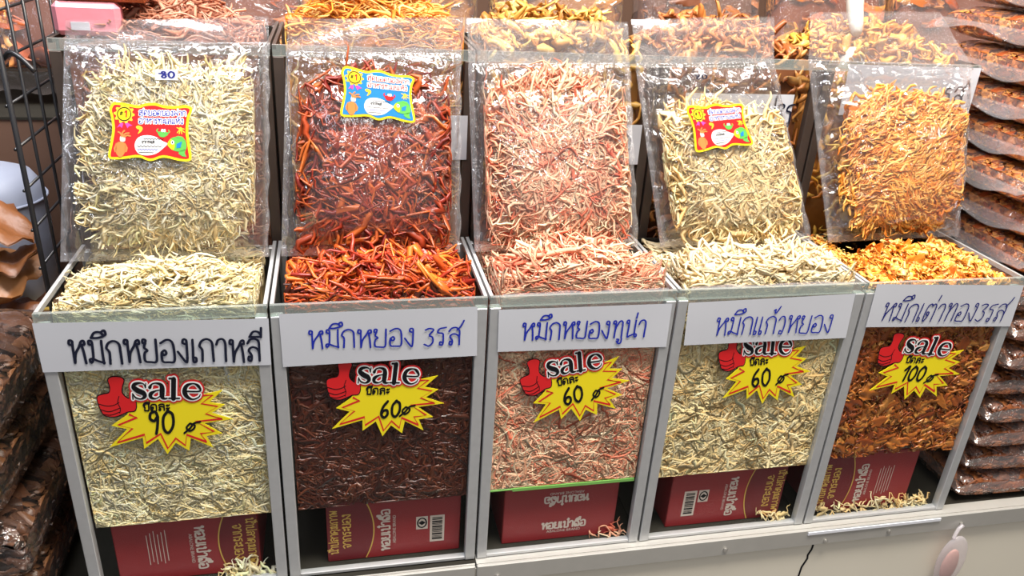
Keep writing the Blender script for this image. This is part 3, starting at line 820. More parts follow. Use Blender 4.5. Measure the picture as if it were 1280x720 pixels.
FX = [(0.0185, 0.2250), (0.2580, 0.4765), (0.5080, 0.7160), (0.7490, 0.9850), (1.0160, 1.2340)]
ZB = [0.1075, 0.1075, 0.1130, 0.1080, 0.1130]
FILL = [
    ('cream', 'cream', 'loose cream shredded squid heaped in the leftmost glass bin'),
    ('red', 'redshade', 'loose red-orange curled squid strands heaped in the second bin'),
    ('pink', 'pink', 'loose pink shredded squid heaped in the middle bin'),
    ('tan', 'tan', 'loose pale tan curled squid heaped in the bin beside the golden squid'),
]
NF = [3900, 1300, 2800, 2000]
NT = [2700, 950, 1700, 1000]
for i in range(4):
    k, fk, lab = FILL[i]
    if k == 'tan':
        KIND['tantop'] = dict(KIND['tan'], cols=[(0.84, 0.72, 0.47), (0.87, 0.78, 0.56), (0.78, 0.60, 0.34)], w=0.0050, th=0.003)
        k = 'tantop'
    fill_surface(FX[i][0], FX[i][1], 0.0075, 0.183, ZB[i], 0.394, [0.032, 0.029, 0.037, 0.030][i], k, np.random.default_rng(10 + i), NF[i], NT[i], lab, 'shredded_squid', front_kind=fk)


def golden_fill(x0, x1, y0, y1, zb, zt, rng):
    wx = x1 - x0

    def cl(P):
        P = P.copy(); P[..., 0] = np.clip(P[..., 0], x0, x1); P[..., 1] = np.minimum(y0 + soft_min(P[..., 1] - y0, .0022), y1); P[..., 2] = np.clip(P[..., 2], zb, 1)
        return P
    mbc = MB(); mbc.box(x0 + .005, x1 - .005, y0 + .008, y1 - .003, zb + .003, zt - .004)
    core = (np.array(mbc.v), np.array(mbc.f), np.tile([0.10, 0.03, 0.008], (8, 1)))
    n = 420
    C = np.stack([rng.uniform(x0, x1, n), y0 + .002 + rng.random(n) * .008, rng.uniform(zb + .004, zt - .006, n)], -1)
    th = rng.normal(0, 0.9, n)
    a = flakes(C, np.stack([np.cos(th), 0 * th, np.sin(th)], -1), np.stack([rng.normal(0, .3, n), -np.ones(n), rng.normal(.1, .3, n)], -1), rng, .026, .7, .5, .13, BROWNG, nu=10, nv=9, clampf=cl)
    n = 900
    th = rng.normal(0, .9, n)
    C = np.stack([rng.uniform(x0, x1, n), y0 + .002 + rng.random(n) * .004, rng.uniform(zb + .004, zt - .006, n)], -1)
    b = strands(C, np.stack([np.cos(th), 0 * th, np.sin(th)], -1), np.tile([0, -1., 0], (n, 1)), rng, .026, .0050, .0012, .006, .003, BROWNG, clampf=cl)
    n = 260
    C = np.stack([rng.uniform(x0 + .004, x1 - .004, n), rng.uniform(y0 + .006, y1 - .004, n), np.zeros(n)], -1)
    C[:, 2] = zt + .002 + .030 * np.clip((C[:, 1] - y0) / .09, 0, 1) * np.clip(np.minimum(C[:, 0] - x0, x1 - C[:, 0]) / .06, .15, 1) + rng.normal(0, .004, n)
    th = rng.normal(0, .8, n)

    def cl2(P):
        P = P.copy(); P[..., 0] = np.clip(P[..., 0], x0, x1); P[..., 1] = np.minimum(y0 + soft_min(P[..., 1] - y0, .0022), y1); P[..., 2] = np.minimum(P[..., 2], np.where(P[..., 1] > .092, .404, 9)); return P
    c = flakes(C, np.stack([np.cos(th), np.sin(th), rng.normal(0, .2, n)], -1), np.stack([rng.normal(0, .35, n), rng.normal(-.5, .3, n), np.ones(n)], -1), rng, .024, .8, .5, .15, GOLD, nu=10, nv=9, clampf=cl2)
    n = 900
    C = np.stack([rng.uniform(x0 + .004, x1 - .004, n), rng.uniform(y0 + .006, y1 - .004, n), np.zeros(n)], -1)
    C[:, 2] = zt + .006 + .030 * np.clip((C[:, 1] - y0) / .09, 0, 1) * np.clip(np.minimum(C[:, 0] - x0, x1 - C[:, 0]) / .06, .15, 1) + rng.normal(0, .004, n)
    th = rng.normal(0, .8, n)
    d = strands(C, np.stack([np.cos(th), np.sin(th), rng.normal(0, .3, n)], -1), np.stack([rng.normal(0, .3, n), rng.normal(-.5, .3, n), np.ones(n)], -1), rng, .020, .0052, .0016, .006, .004, GOLD, clampf=cl2)
    V, F, cc = merge(core, a, b, c, d)
    o = link_mesh('torn_squid', V, F, M_SHINY, None, True, cc, None, np.array([(x0 + x1) / 2, (y0 + y1) / 2, zb]))
    return tag(o, 'loose golden torn squid flakes heaped in the rightmost front bin', 'dried squid', None, 'stuff')


golden_fill(FX[4][0], FX[4][1], 0.0075, 0.183, ZB[4], 0.388, np.random.default_rng(15))

# green tray under the pink squid
mb = MB(); mb.box(0.5085, 0.7155, 0.0075, 0.180, 0.1085, 0.1122, bev=0.001)
mb.box(0.5400, 0.7150, 0.0069, 0.0085, 0.1075, 0.1122)
tag(mb.build('food_tray', M_GREENP, origin=np.array([0.61, 0.09, 0.1085])), 'thin green plastic tray edge under the pink squid in the middle bin', 'tray')

# cartons under the squid --------------------------------------------------
CARTON = [
    (0.030, 0.205, 0.1060, 'cw', 'maroon carton lying under the cream squid, gold print at its right end'),
    (0.292, 0.472, 0.1060, 'ccw_bar', 'maroon carton with barcode at its right end under the red-orange strands'),
    (0.533, 0.700, 0.1070, 'double', 'plain maroon carton with two white lines, one upside down, below the green tray'),
    (0.782, 0.966, 0.1065, 'cw_bar', 'maroon carton with barcode at its left end under the tan squid'),
    (1.026, 1.190, 0.1115, 'ccw', 'maroon carton without barcode lying under the golden squid'),
]
YC = 0.020
for i, (x0, x1, zt, style, lab) in enumerate(CARTON):
    t = thing('carton', lab, 'box', ((x0 + x1) / 2, 0.085, 0.0034), 'maroon cartons in the bins')
    mb = MB(); mb.box(x0, x1, YC, 0.165, 0.0034, zt, bev=0.0012); mb.box(x0 + .001, x1 - .001, YC + .070, YC + .0716, 0.0036, zt + .0003)
    mb.build('carton_body', M_MAROON, t)
    fm = front_map(YC); w = x1 - x0; h = zt - .0034; zc = .0034 + h / 2

    def rot(cw, cx, cz):
        if cw: return lambda u, v, l: (cx + v, YC - l, cz - u)
        return lambda u, v, l: (cx - v, YC - l, cz + u)
    if style == 'double':
        for (cz, s) in ((0.030, 1), (0.075, -1)):
            f = lambda u, v, l, cz=cz, s=s: (x0 + w * .54 + s * u, YC - l, cz + s * v)
            mb = MB(); write(mb, 'หอยเป๋าฮื้อ', -.033, -.006, .033, -.006, .0105, .0026, f, .0004); mb.build('brand_lettering', M_CARTW, t)
            latin('small_print', 'ABALONE BRAND', .0062, lambda u, v, l, f=f: f(u, v - .0115, l), M_CARTW, t, .0004)
    else:
        cw = style.startswith('cw')
        # darker end panel with gold arc
        xs = x1 if cw else x0; sg = -1 if cw else 1
        px = xs + sg * w * (.30 if style != 'cw' else .24)
        arc = [(px + sg * (.012 * (1 - ((z - zc) / (h / 2)) ** 2)) - sg * .004, z) for z in np.linspace(.006, zt - .002, 9)]
        mb = MB(); poly2d(mb, arc + [(xs - sg * -.001, zt - .002), (xs - sg * -.001, .006)], fm, .0003); mb.build('end_panel_print', M_MAROON2, t)
        mb = MB(); stroke2d(mb, arc, .0016, fm, .0005); mb.build('gold_arc', M_CARTG, t)
        cx = px + sg * (.030 if cw else .024); f = rot(cw, cx, zc - .004)
        mb = MB(); write(mb, 'หอยเป๋าฮื้อ', -.036, -.005, .036, -.005, .0105, .0024, f, .0004); mb.build('brand_lettering', M_CARTW, t)
        latin('small_print', 'ABALONE BRAND', .0060, lambda u, v, l, f=f: f(u, v - .0115, l), M_CARTW, t, .0004)
        gx = xs + sg * .019; f = rot(cw, gx, zc)
        mb = MB(); write(mb, 'น้ำปลาคุณภาพ', -.038, .005, .038, .005, .0090, .0015, f, .0005); write(mb, 'จากระยอง', -.030, -.012, .030, -.012, .0100, .0016, f, .0005)
        mb.build('gold_lettering', M_CARTG, t)
        if 'bar' in style:
            bxx = x0 + .030 if cw else x1 - .030
            mb = MB(); ox = 1 if cw else -1
            a, b = sorted((bxx - ox * .008, bxx + ox * .012))
            poly2d(mb, [(a, .022), (b, .022), (b, .068), (a, .068)], fm, .0003, 0)
            r2 = np.random.default_rng(3); z = .026
            while z < .064:
                hh = r2.choice([.0009, .0016, .0026]); poly2d(mb, [(a + .003, z), (b - .003, z), (b - .003, z + hh), (a + .003, z + hh)], fm, .0005, 1); z += hh + r2.choice([.001, .0018])
            a2, b2 = sorted((bxx + ox * .015, bxx + ox * .031))
            poly2d(mb, [(a2, .046), (b2, .046), (b2, .068), (a2, .068)], fm, .0003, 0)
            c0 = ((a2 + b2) / 2, .057); stroke2d(mb, [(c0[0] + .006 * math.cos(q), c0[1] + .008 * math.sin(q)) for q in np.linspace(0, 6.28, 9)[:-1]], .002, fm, .0005, 1, closed=True)
            poly2d(mb, [(c0[0] - .005, c0[1]), (c0[0], c0[1] + .004), (c0[0] + .005, c0[1]), (c0[0], c0[1] - .004)], fm, .0005, 1)
            o = mb.build('barcode_label', [M_CARTW, M_BLK], t); o['label'] = 'white printed barcode'
        else:
            f = rot(cw, x0 + (.05 if cw else w - .05), zc); mb = MB()
            for q in range(6):
                stroke2d(mb, [(-.03 + .003 * (q % 3), .012 - q * .0045), (.02 + .004 * (q % 2), .012 - q * .0045)], .0009, f, .0004, smooth=False)
            mb.build('fine_print', M_CARTW, t)

# crumbs on the bin floors
for (xa, xb, ya, yb, n, kind, lab) in (
        (0.160, 0.222, 0.008, 0.0175, 26, 'cream', 'loose cream shreds on the floor of the leftmost bin'),
        (0.672, 0.715, 0.008, 0.018, 8, 'pink', 'few pink shreds on the floor of the middle bin'),
        (0.930, 0.975, 0.008, 0.018, 12, 'tan', 'few tan shreds on the floor beside the carton with barcode at left'),
        (1.020, 1.225, 0.008, 0.018, 60, 'tan', 'spilled tan crumbs along the floor of the rightmost front bin')):
    rg = np.random.default_rng(int(xa * 1000)); K = KIND[kind]
    C = np.stack([rg.uniform(xa, xb, n), rg.uniform(ya, yb, n), .0036 + .002 + rg.random(n) ** 2 * .014], -1)
    th = rg.uniform(0, 6.28, n)
    V, F, c = strands(C, np.stack([np.cos(th), .1 * np.sin(th), .5 * np.sin(th)], -1), np.tile([0, -.5, .8], (n, 1)), rg, .026, .0035, .0016, .006, .004, K['cols'],
                      clampf=lambda P: np.stack([np.clip(P[..., 0], xa - .01, xb + .008), np.clip(P[..., 1], .0070, .0190), np.clip(P[..., 2], .0036, .05)], -1))
    o = link_mesh('squid_crumbs', V, F, K['m'], None, True, c, None, np.array([(xa + xb) / 2, .013, .0036]))
    tag(o, lab, 'dried squid', None, 'stuff')

# ------------------------------------------------------------------ sealed bags leaning on the back row
LP0 = np.array([0, .135, .407]); LUP = np.array([0, .075, .27]); LUP = LUP / np.linalg.norm(LUP)
LN = np.cross([1.0, 0, 0], LUP)          # points to the viewer and up


def lean_pt(x, s, h): return LP0 + np.array([x, 0, 0]) + LUP * s + LN * h


LABELBG = [(160, 110), (200, 78), (300, 85), (430, 105), (500, 85), (600, 78), (690, 100), (800, 105), (900, 95), (960, 110), (972, 150), (945, 220), (935, 350), (955, 480), (972, 590), (950, 635),
           (850, 635), (690, 605), (560, 640), (440, 605), (300, 622), (180, 627), (143, 590), (165, 450), (180, 330), (165, 220), (148, 160)]


def bag_label(bag, quad, h, base, text_fill):
    q = [np.array(p) for p in quad]

    def fm(u, v, layer):
        a = (u - 145) / 822.; b = (v - 90) / 545.
        p = (q[0] * (1 - a) + q[1] * a) * (1 - b) + (q[3] * (1 - a) + q[2] * a) * b
        return lean_pt(p[0], p[1], h + layer)
    mb = MB()
    poly2d(mb, LABELBG, fm, 0.0, 0, 0.0006, smooth=True); poly2d(mb, inset_poly(LABELBG, 26), fm, .0003, 1, smooth=True)
    lab = mb.build('brand_label', [M_YEL, base], bag); lab['label'] = 'wavy-edged printed label with yellow border'
    # sun badge
    mb = MB(); gear = []
    for k in range(40):
        r = 104 if (k // 2) % 2 == 0 else 82
        gear.append((295 + r * math.cos(k * 2 * math.pi / 40), 190 + r * .9 * math.sin(k * 2 * math.pi / 40)))
    poly2d(mb, gear, fm, .0005, 0)
    ring = [(295 + 66 * math.cos(t), 190 + 62 * math.sin(t)) for t in np.linspace(0, 6.283, 21)[:-1]]
    poly2d(mb, ring, fm, .0006, 1); stroke2d(mb, ring, 9, fm, .0007, 2, closed=True)
    stroke2d(mb, [(302, 172), (318, 160), (316, 215)], 13, fm, .0008, 3); stroke2d(mb, [(256, 178), (282, 174)], 6, fm, .0008, 2); stroke2d(mb, [(254, 192), (278, 188)], 6, fm, .0008, 2)
    stroke2d(mb, [(264, 166), (258, 202)], 6, fm, .0008, 2); stroke2d(mb, [(276, 164), (270, 200)], 6, fm, .0008, 2)
    poly2d(mb, [(262, 272), (288, 280), (276, 325), (255, 308), (225, 322)], fm, .0006, 4); poly2d(mb, [(304, 280), (330, 272), (378, 300), (345, 306), (330, 328)], fm, .0006, 4)
    lettering('sun_badge', mb, [M_GOLDY, M_YEL, M_BLK, M_RED, M_PINKP], lab)
    # squid
    mb = MB()
    poly2d(mb, [(226, 470), (214, 520), (224, 572), (262, 608), (300, 574), (314, 520), (304, 470), (264, 456)], fm, .0006, 0, smooth=True)
    poly2d(mb, [(196, 520), (222, 462), (226, 560), (206, 556)], fm, .0006, 0); poly2d(mb, [(336, 515), (306, 462), (308, 560), (328, 552)], fm, .0006, 0)
    poly2d(mb, [(262, 452), (258, 410), (285, 385), (308, 410), (306, 452)], fm, .0007, 1, smooth=True)
    for st in ([(275, 405), (262, 375), (240, 362)], [(283, 400), (282, 368), (300, 350)], [(292, 400), (310, 378), (345, 372)], [(298, 408), (330, 395), (358, 400)]):
        stroke2d(mb, st, 15, fm, .0008, 0)
    lettering('squid_drawing', mb, [M_ORG, M_CARTW], lab)
    # fish
    mb = MB()
    poly2d(mb, [(728, 470), (760, 420), (820, 400), (880, 410), (918, 460), (915, 525), (860, 545), (790, 535), (745, 505)], fm, .0006, 0, smooth=True)
    poly2d(mb, [(850, 540), (912, 520), (905, 560), (922, 596), (880, 590), (840, 565)], fm, .0006, 0)
    poly2d(mb, [(805, 405), (835, 392), (880, 400), (922, 450), (880, 425)], fm, .0007, 3)
    poly2d(mb, [(730, 470), (765, 428), (800, 470), (790, 530), (748, 502)], fm, .0007, 1, smooth=True)
    poly2d(mb, [(822, 470), (875, 445), (862, 505), (820, 512)], fm, .0008, 2)
    poly2d(mb, [(780 + 17 * math.cos(t), 456 + 20 * math.sin(t)) for t in np.linspace(0, 6.283, 13)[:-1]], fm, .0009, 4)
    poly2d(mb, [(778 + 8 * math.cos(t), 456 + 10 * math.sin(t)) for t in np.linspace(0, 6.283, 9)[:-1]], fm, .0010, 5)
    lettering('fish_drawing', mb, [M_GRN, M_YEL, M_BLUE, M_GRN, M_WHT, M_BLK], lab)
    # small sea creatures
    mb = MB()
    poly2d(mb, [(412, 310), (440, 298), (478, 318), (470, 350), (432, 378), (448, 340), (425, 330)], fm, .0006, 0, smooth=True)
    cr = 1 if base is M_RED else 2
    poly2d(mb, [(630, 365), (660, 350), (710, 352), (735, 375), (700, 405), (655, 402)], fm, .0006, cr, smooth=True)
    for st in ([(636, 362), (620, 345), (630, 330)], [(728, 370), (746, 355), (738, 340)]): stroke2d(mb, st, 12, fm, .0006, cr)
    for ex in (676, 698): poly2d(mb, [(ex + 13 * math.cos(t), 343 + 16 * math.sin(t)) for t in np.linspace(0, 6.283, 11)[:-1]], fm, .0008, 3)
    poly2d(mb, [(858 + 18 * math.cos(t), 326 + 20 * math.sin(t)) for t in np.linspace(0, 6.283, 11)[:-1]], fm, .0006, 0)
    for st in ([(845, 340), (825, 362)], [(852, 345), (845, 372)], [(866, 345), (872, 372)], [(872, 338), (898, 356)], [(845, 322), (822, 312)], [(872, 322), (896, 326)]): stroke2d(mb, st, 9, fm, .0006, 0)
    lettering('sea_creature_drawings', mb, [M_GOLDY, M_GRN, M_RED, M_WHT], lab)
    # speech bubble with lines of writing
    mb = MB()
    poly2d(mb, [(728, 470), (680, 445), (610, 405), (520, 390), (440, 412), (405, 470), (412, 530), (455, 575), (540, 585), (620, 565), (680, 520)], fm, .0006, 0, smooth=True)

    def fmn(u, v, layer): return fm(u, -v, layer)
    write(mb, 'จากทะเล', 470, -470, 600, -468, 26, 6, fmn, .0008, 1)
    for y, a, b in ((425, 490, 690), (498, 430, 670), (528, 430, 630), (556, 445, 590)):
        stroke2d(mb, [(a + k * (b - a) / 14., y + (5 if k % 2 else -5)) for k in range(15)], 6, fm, .0008, 1 if y != 528 else 2)
    lettering('speech_bubble', mb, [M_WHT, M_BLK, M_INK_B], lab)
    mb = MB()
    for tx, y, x0, x1 in (('สุดยอดของฝาก', 198, 440, 915), ('อาหารทะเลแห้ง', 275, 440, 890)):
        if base is M_RED or True:
            write(mb, tx, x0, -y, x1, -y, 44, 22, fmn, .0006, 0); write(mb, tx, x0, -y, x1, -y, 44, 7, fmn, .0009, text_fill)
    lettering('label_lettering', mb, [M_WHT, M_INK_B, M_RED], lab)
    return lab


def sealed_bag(name, label, group, quad, flap, content, kind, seed, n, back=0.0, thick=0.030, flakes_mode=False, crink=1.0, cat='bag of squid'):
    """quad: BL, BR, TL, TR of the pouch up to its zip in lean-plane (x, s); flap: TL, TR; content: a0,a1,b0,b1 fractions"""
    rng = np.random.default_rng(seed)
    BL, BR, TL, TR = [np.array(p, float) for p in quad]; FL, FR = [np.array(p, float) for p in flap]

    def pt(a, b, h):
        a = np.asarray(a, float)[..., None]; b = np.asarray(b, float)[..., None]; h = np.asarray(h, float)
        lo = (BL * (1 - a) + BR * a); hi = (TL * (1 - a) + TR * a); fl = (FL * (1 - a) + FR * a)
        p = np.where(b <= 1, lo * (1 - b) + hi * b, hi * (2 - b) + fl * (b - 1))
        return LP0 + np.stack([p[..., 0], 0 * p[..., 0], 0 * p[..., 0]], -1) + LUP * p[..., 1:2] + LN * (np.broadcast_to(h, p[..., 0].shape)[..., None] - back)
    base = pt(np.array(.5), np.array(0.), np.array(0.))
    t = thing(name, label, cat, base, group)
    a0, a1, b0, b1 = content
    wpx = np.linalg.norm(BR - BL)

    def pillow(a, b, p=3.2):
        u = np.clip(np.abs((a - (a0 + a1) / 2) / ((a1 - a0) / 2 + .03)), 0, 1); v = np.clip(np.abs((b - (b0 + b1) / 2) / ((b1 - b0) / 2 + .03)), 0, 1)
        return thick * (1 - u ** p) ** .6 * (1 - v ** p) ** .6
    # contents: core and shreds
    K = KIND[kind]
    nu, nv = 26, 26
    wob = lambda q: 1 + .05 * np.sin(7 * q + seed) + .03 * np.sin(17 * q + 2 * seed)
    u, v = np.meshgrid(np.linspace(0, 1, nu), np.linspace(0, 1, nv), indexing='ij')
    am, bm = (a0 + a1) / 2, (b0 + b1) / 2
    A = am + (u - .5) * (a1 - a0) * .88 * (1 - .10 * np.abs(2 * v - 1) ** 4) * wob(v * 3); B = bm + (v - .5) * (b1 - b0) * .88 * (1 - .10 * np.abs(2 * u - 1) ** 4) * wob(u * 3)
    hc = np.maximum(pillow(A, B) - .0042, .0035)
    Vc = np.concatenate([pt(A, B, hc).reshape(-1, 3), pt(A, B, .003 + 0 * A).reshape(-1, 3)])
    gf = grid_faces(nu, nv)
    core = (Vc, np.vstack([gf, gf[:, ::-1] + nu * nv]), np.tile(np.array(K['core']), (2 * nu * nv, 1)))
    k_, ci, of = clumps(rng, n, PER[kind])
    q0 = rng.uniform(-1, 1, (k_ * 3, 2)); q0 = q0[(np.abs(q0[:, 0]) ** 3.6 + np.abs(q0[:, 1]) ** 3.6) < 1][:k_]
    k_ = len(q0); ci = ci % k_
    a = am + (q0[ci, 0] * .45 * (a1 - a0)) + of[:, 0] * .018; b = bm + (q0[ci, 1] * .46 * (b1 - b0)) + of[:, 1] * .018
    a = np.clip(a, a0, a1); b = np.clip(b, b0, b1)
    a = am + (a - am) * wob(b * 3); b = bm + (b - bm) * wob(a * 3)
    hh = np.maximum(pillow(a, b) - .0015 - rng.random(n) ** 2 * .0032, .004)
    C = pt(a, b, hh)
    if flakes_mode:          # zones of parallel ribs
        zc = rng.random((9, 2)); za = rng.uniform(0, math.pi, 9)
        fa = (a - a0) / (a1 - a0); fb = (b - b0) / (b1 - b0)
        zi = np.argmin((fa[:, None] - zc[None, :, 0]) ** 2 + (fb[:, None] - zc[None, :, 1]) ** 2, 1); th = za[zi] + rng.normal(0, .26, n)
    else:
        th = rng.uniform(0, math.pi, k_)[ci] + rng.normal(0, .3, n)
    T = np.cos(th)[:, None] * np.array([1., 0, 0]) + np.sin(th)[:, None] * LUP
    Nn = np.tile(LN, (n, 1)) + rng.normal(0, .12, (n, 3))

    def cl(P):
        d = P - LP0; h = d @ LN + back
        h2 = thick + .001 - soft_min(thick + .001 - h, .0025); h2 = soft_min(h2 - .0008, .002) + .0008
        P = P + (h2 - h)[..., None] * LN
        xm0 = min(BL[0], TL[0]); s = (P - LP0) @ LUP
        s2 = np.clip(s, min(BL[1], BR[1]) + .004, None)
        P = P + (s2 - s)[..., None] * LUP
        fr = np.clip((s - BL[1]) / max(.05, (TL[1] - BL[1])), 0, 1)
        xl = BL[0] * (1 - fr) + TL[0] * fr + .010; xr = BR[0] * (1 - fr) + TR[0] * fr - .010
        P[..., 0] = xr - soft_min(xr - (xl + soft_min(P[..., 0] - xl, .012)), .012)
        return P
    parts = [core, strands(C, T, Nn, rng, K['L'] * .95, K['w'], K['th'], K['curl'], K['lift'] * .7, K['cols'], clampf=cl, twist=.5)]
    if flakes_mode:
        pass
    V, F, c = merge(*parts)
    o = link_mesh('shredded_squid' if not flakes_mode else 'torn_squid', V, F, K['m'], t, K['m'] is not M_SHRED, c); o['kind'] = 'stuff'
    # film: front and back sheets with creases
    nu, nv = 130, 140
    u, v = np.meshgrid(np.linspace(0, 1, nu), np.linspace(0, 1, nv), indexing='ij')
    inner = np.clip(np.minimum.reduce([u, 1 - u, v * 1.2, (1 - v) * 1.2]) / .07, 0, 1)
    h = pillow(u, v, 4.0) + .0035 * inner + .0018
    cre = np.zeros_like(u); xw = u * wpx; yw = v * np.linalg.norm(TL - BL)
    hgt = np.linalg.norm(TL - BL)
    for k in range(int(150 * crink)):
        if k % 3 == 0:      # anywhere
            cx, cy = rng.random() * wpx, rng.random() * hgt; ang = rng.uniform(0, math.pi); ll = rng.uniform(.012, .045)
        else:               # in the slack margins, running towards the corners
            side = rng.integers(0, 4)
            cx = (rng.uniform(0, .10) if side == 0 else rng.uniform(.90, 1) if side == 1 else rng.random()) * wpx
            cy = (rng.uniform(.80, 1.0) if side >= 2 else rng.random()) * hgt
            ang = rng.normal(math.pi / 2, .5) if side < 2 else rng.normal(0.0, .7); ll = rng.uniform(.012, .05)
        dx, dy = xw - cx, yw - cy
        al = dx * math.cos(ang) + dy * math.sin(ang); ac = -dx * math.sin(ang) + dy * math.cos(ang) + al * al * rng.normal(0, 9)
        wd = rng.uniform(.0015, .0045)
        cre += rng.choice([-1, 1]) * rng.uniform(.0008, .0030) * np.exp(-np.abs(ac) / wd) * np.exp(-(al / ll) ** 2)
    for k in range(5):      # long folds down both slack sides
        for cx in (rng.uniform(.015, .10), rng.uniform(.90, .985)):
            ln_ = np.abs(xw - cx * wpx - .003 * np.sin(yw * rng.uniform(15, 50) + rng.uniform(0, 6)))
            cre += rng.uniform(.0010, .0030) * 1.5 * np.exp(-(ln_ / rng.uniform(.003, .006)) ** 2) * np.clip(np.sin(yw / hgt * rng.uniform(2, 5) + rng.uniform(0, 6)) + .5, 0, 1)
    for k in range(4):      # slack ripples below the zip
        cy = rng.uniform(.86, .97) * hgt
        ln_ = np.abs(yw - cy - .004 * np.sin(xw * rng.uniform(20, 60) + rng.uniform(0, 6)))
        cre += rng.uniform(.0012, .0030) * 1.3 * np.exp(-(ln_ / rng.uniform(.003, .006)) ** 2) * np.clip(np.sin(xw / wpx * rng.uniform(3, 9) + rng.uniform(0, 6)) + .5, 0, 1)
    cre += .0009 * vnoise(xw * 60, yw * 60, rng, 9, .6, 3.0)
    for amp, lam, sx, sy in ((.0030, .045, 1.0, .55), (.0022, .030, .55, 1.0), (.0009, .013, 1, 1)):
        cre += amp * (.55 - np.abs(vnoise(xw * 6.28 / lam * sx, yw * 6.28 / lam * sy, rng, 6, .6, 1.3)))
    slack = np.clip(1 - pillow(u, v, 4.0) / thick, 0, 1)
    big = np.zeros_like(u)
    for k in range(9):       # a few pronounced folds of the film
        cx, cy = rng.random() * wpx, rng.random() * hgt; ang = rng.choice([rng.normal(1.5, .4), rng.normal(.2, .5)]); ll = rng.uniform(.015, .045); kk = rng.normal(0, 12)
        dx, dy = xw - cx, yw - cy
        al = dx * math.cos(ang) + dy * math.sin(ang); ac = -dx * math.sin(ang) + dy * math.cos(ang) + al * al * kk
        big += rng.uniform(.0025, .0045) * np.exp(-(ac / rng.uniform(.0025, .0045)) ** 2) * np.exp(-(al / ll) ** 4)
    h = h + big * inner * crink + cre * (0.25 + .75 * inner) * (.13 + 1.0 * slack) * crink
    hb = .0006 + np.clip(cre * .2, -.0003, .0008) * inner
    h = np.maximum(h, hb + .0006)
    seam = 1 - np.clip(np.minimum(u, 1 - u) / .012, 0, 1)
    Vf = pt(u, v, h * (1 - seam) + .0010 * seam).reshape(-1, 3); Vb = pt(u, v, hb).reshape(-1, 3)
    gf = grid_faces(nu, nv)
    link_mesh('film_pouch', np.vstack([Vf, Vb]), np.vstack([gf, gf[:, ::-1] + nu * nv]), M_FILM, t, True)
    # bottom and side heat seals
    mb = MB()
    for (aa, bb, sx, sy) in (((0, .985), (0, 1), 0, 0),):
        pass
    nb = 24

    def band(f0, f1, nn, name, m, rip=.0004):
        q = np.linspace(0, 1, nn)
        P0, P1 = f0(q), f1(q)
        w_ = rip * np.sin(q * 60 + seed)[:, None] * LN + .0012 * LN
        Vv = np.vstack([P0 + w_, P1 + w_, P0 - .0006 * LN, P1 - .0006 * LN]); k = nn
        Fq = [(i, i + 1, k + i + 1, k + i) for i in range(k - 1)] + [(2 * k + i + 1, 2 * k + i, 3 * k + i, 3 * k + i + 1) for i in range(k - 1)]
        return link_mesh(name, Vv, Fq, m, t, True)
    band(lambda q: pt(q, 0 * q - .002, 0 * q), lambda q: pt(q, 0 * q + .040, 0 * q), nb, 'bottom_seal', M_FILM_STIFF)
    for s0, s1, sg in ((-.002, .030, 1), (.970, 1.002, -1)):
        q = np.linspace(0, 1, 90); w0 = pt(s0 + 0 * q, q, 0 * q); w1 = pt(s1 + .006 * np.sin(q * 31 + seed), q, 0 * q)
        wv = (.0016 * np.abs(np.sin(q * 47 + seed)) + .0009 * np.abs(np.sin(q * 113)) + .0006)[:, None] * LN
        mid = (w0 + w1) / 2 + wv * 1.6; Vs_ = np.vstack([w0 + .0008 * LN, mid, w1 + wv, w0 - .0005 * LN, w1 - .0005 * LN]); k = 90
        Fs_ = [(i, i + 1, k + i + 1, k + i) for i in range(k - 1)] + [(k + i, k + i + 1, 2 * k + i + 1, 2 * k + i) for i in range(k - 1)] + [(3 * k + i + 1, 3 * k + i, 4 * k + i, 4 * k + i + 1) for i in range(k - 1)]
        link_mesh('side_seal', Vs_, Fs_, M_FILM_STIFF, t, True)
    # zip: two ribs across
    mb = MB()
    q = np.linspace(.0, 1, 30)
    for bz, r in ((.985, .0011), (1.0, .0009)):
        P = pt(q, 0 * q + bz, .0025 + .0007 * np.sin(q * 40 + seed)); mb.tube(P, r, 6)
    mb.build('zip_seal', M_FILM_STIFF, t, True)
    # flap above the zip
    nu2, nv2 = 50, 16
    u, v = np.meshgrid(np.linspace(0, 1, nu2), np.linspace(0, 1, nv2), indexing='ij')
    r = .0022 * vnoise(u * 7, v * 3, rng, 8, .8, 3.) * (.3 + v) + .004 * (v ** 2) * np.sin(u * 5 + seed)
    for k in range(14):
        cx = rng.random(); r = r + rng.choice([-1, 1]) * rng.uniform(.0008, .0025) * np.exp(-np.abs(u - cx - (v - .5) * rng.normal(0, .15)) / .012) * rng.uniform(.2, 1) * np.sin(v * math.pi)
    Vf = pt(u, 1 + v, .002 + r).reshape(-1, 3); Vb = pt(u, 1 + v * .97, .0008 + r * .6).reshape(-1, 3); gf = grid_faces(nu2, nv2)
    link_mesh('top_flap', np.vstack([Vf, Vb]), np.vstack([gf, gf[:, ::-1] + nu2 * nv2]), M_FILM_STIFF, t, True)
    return t


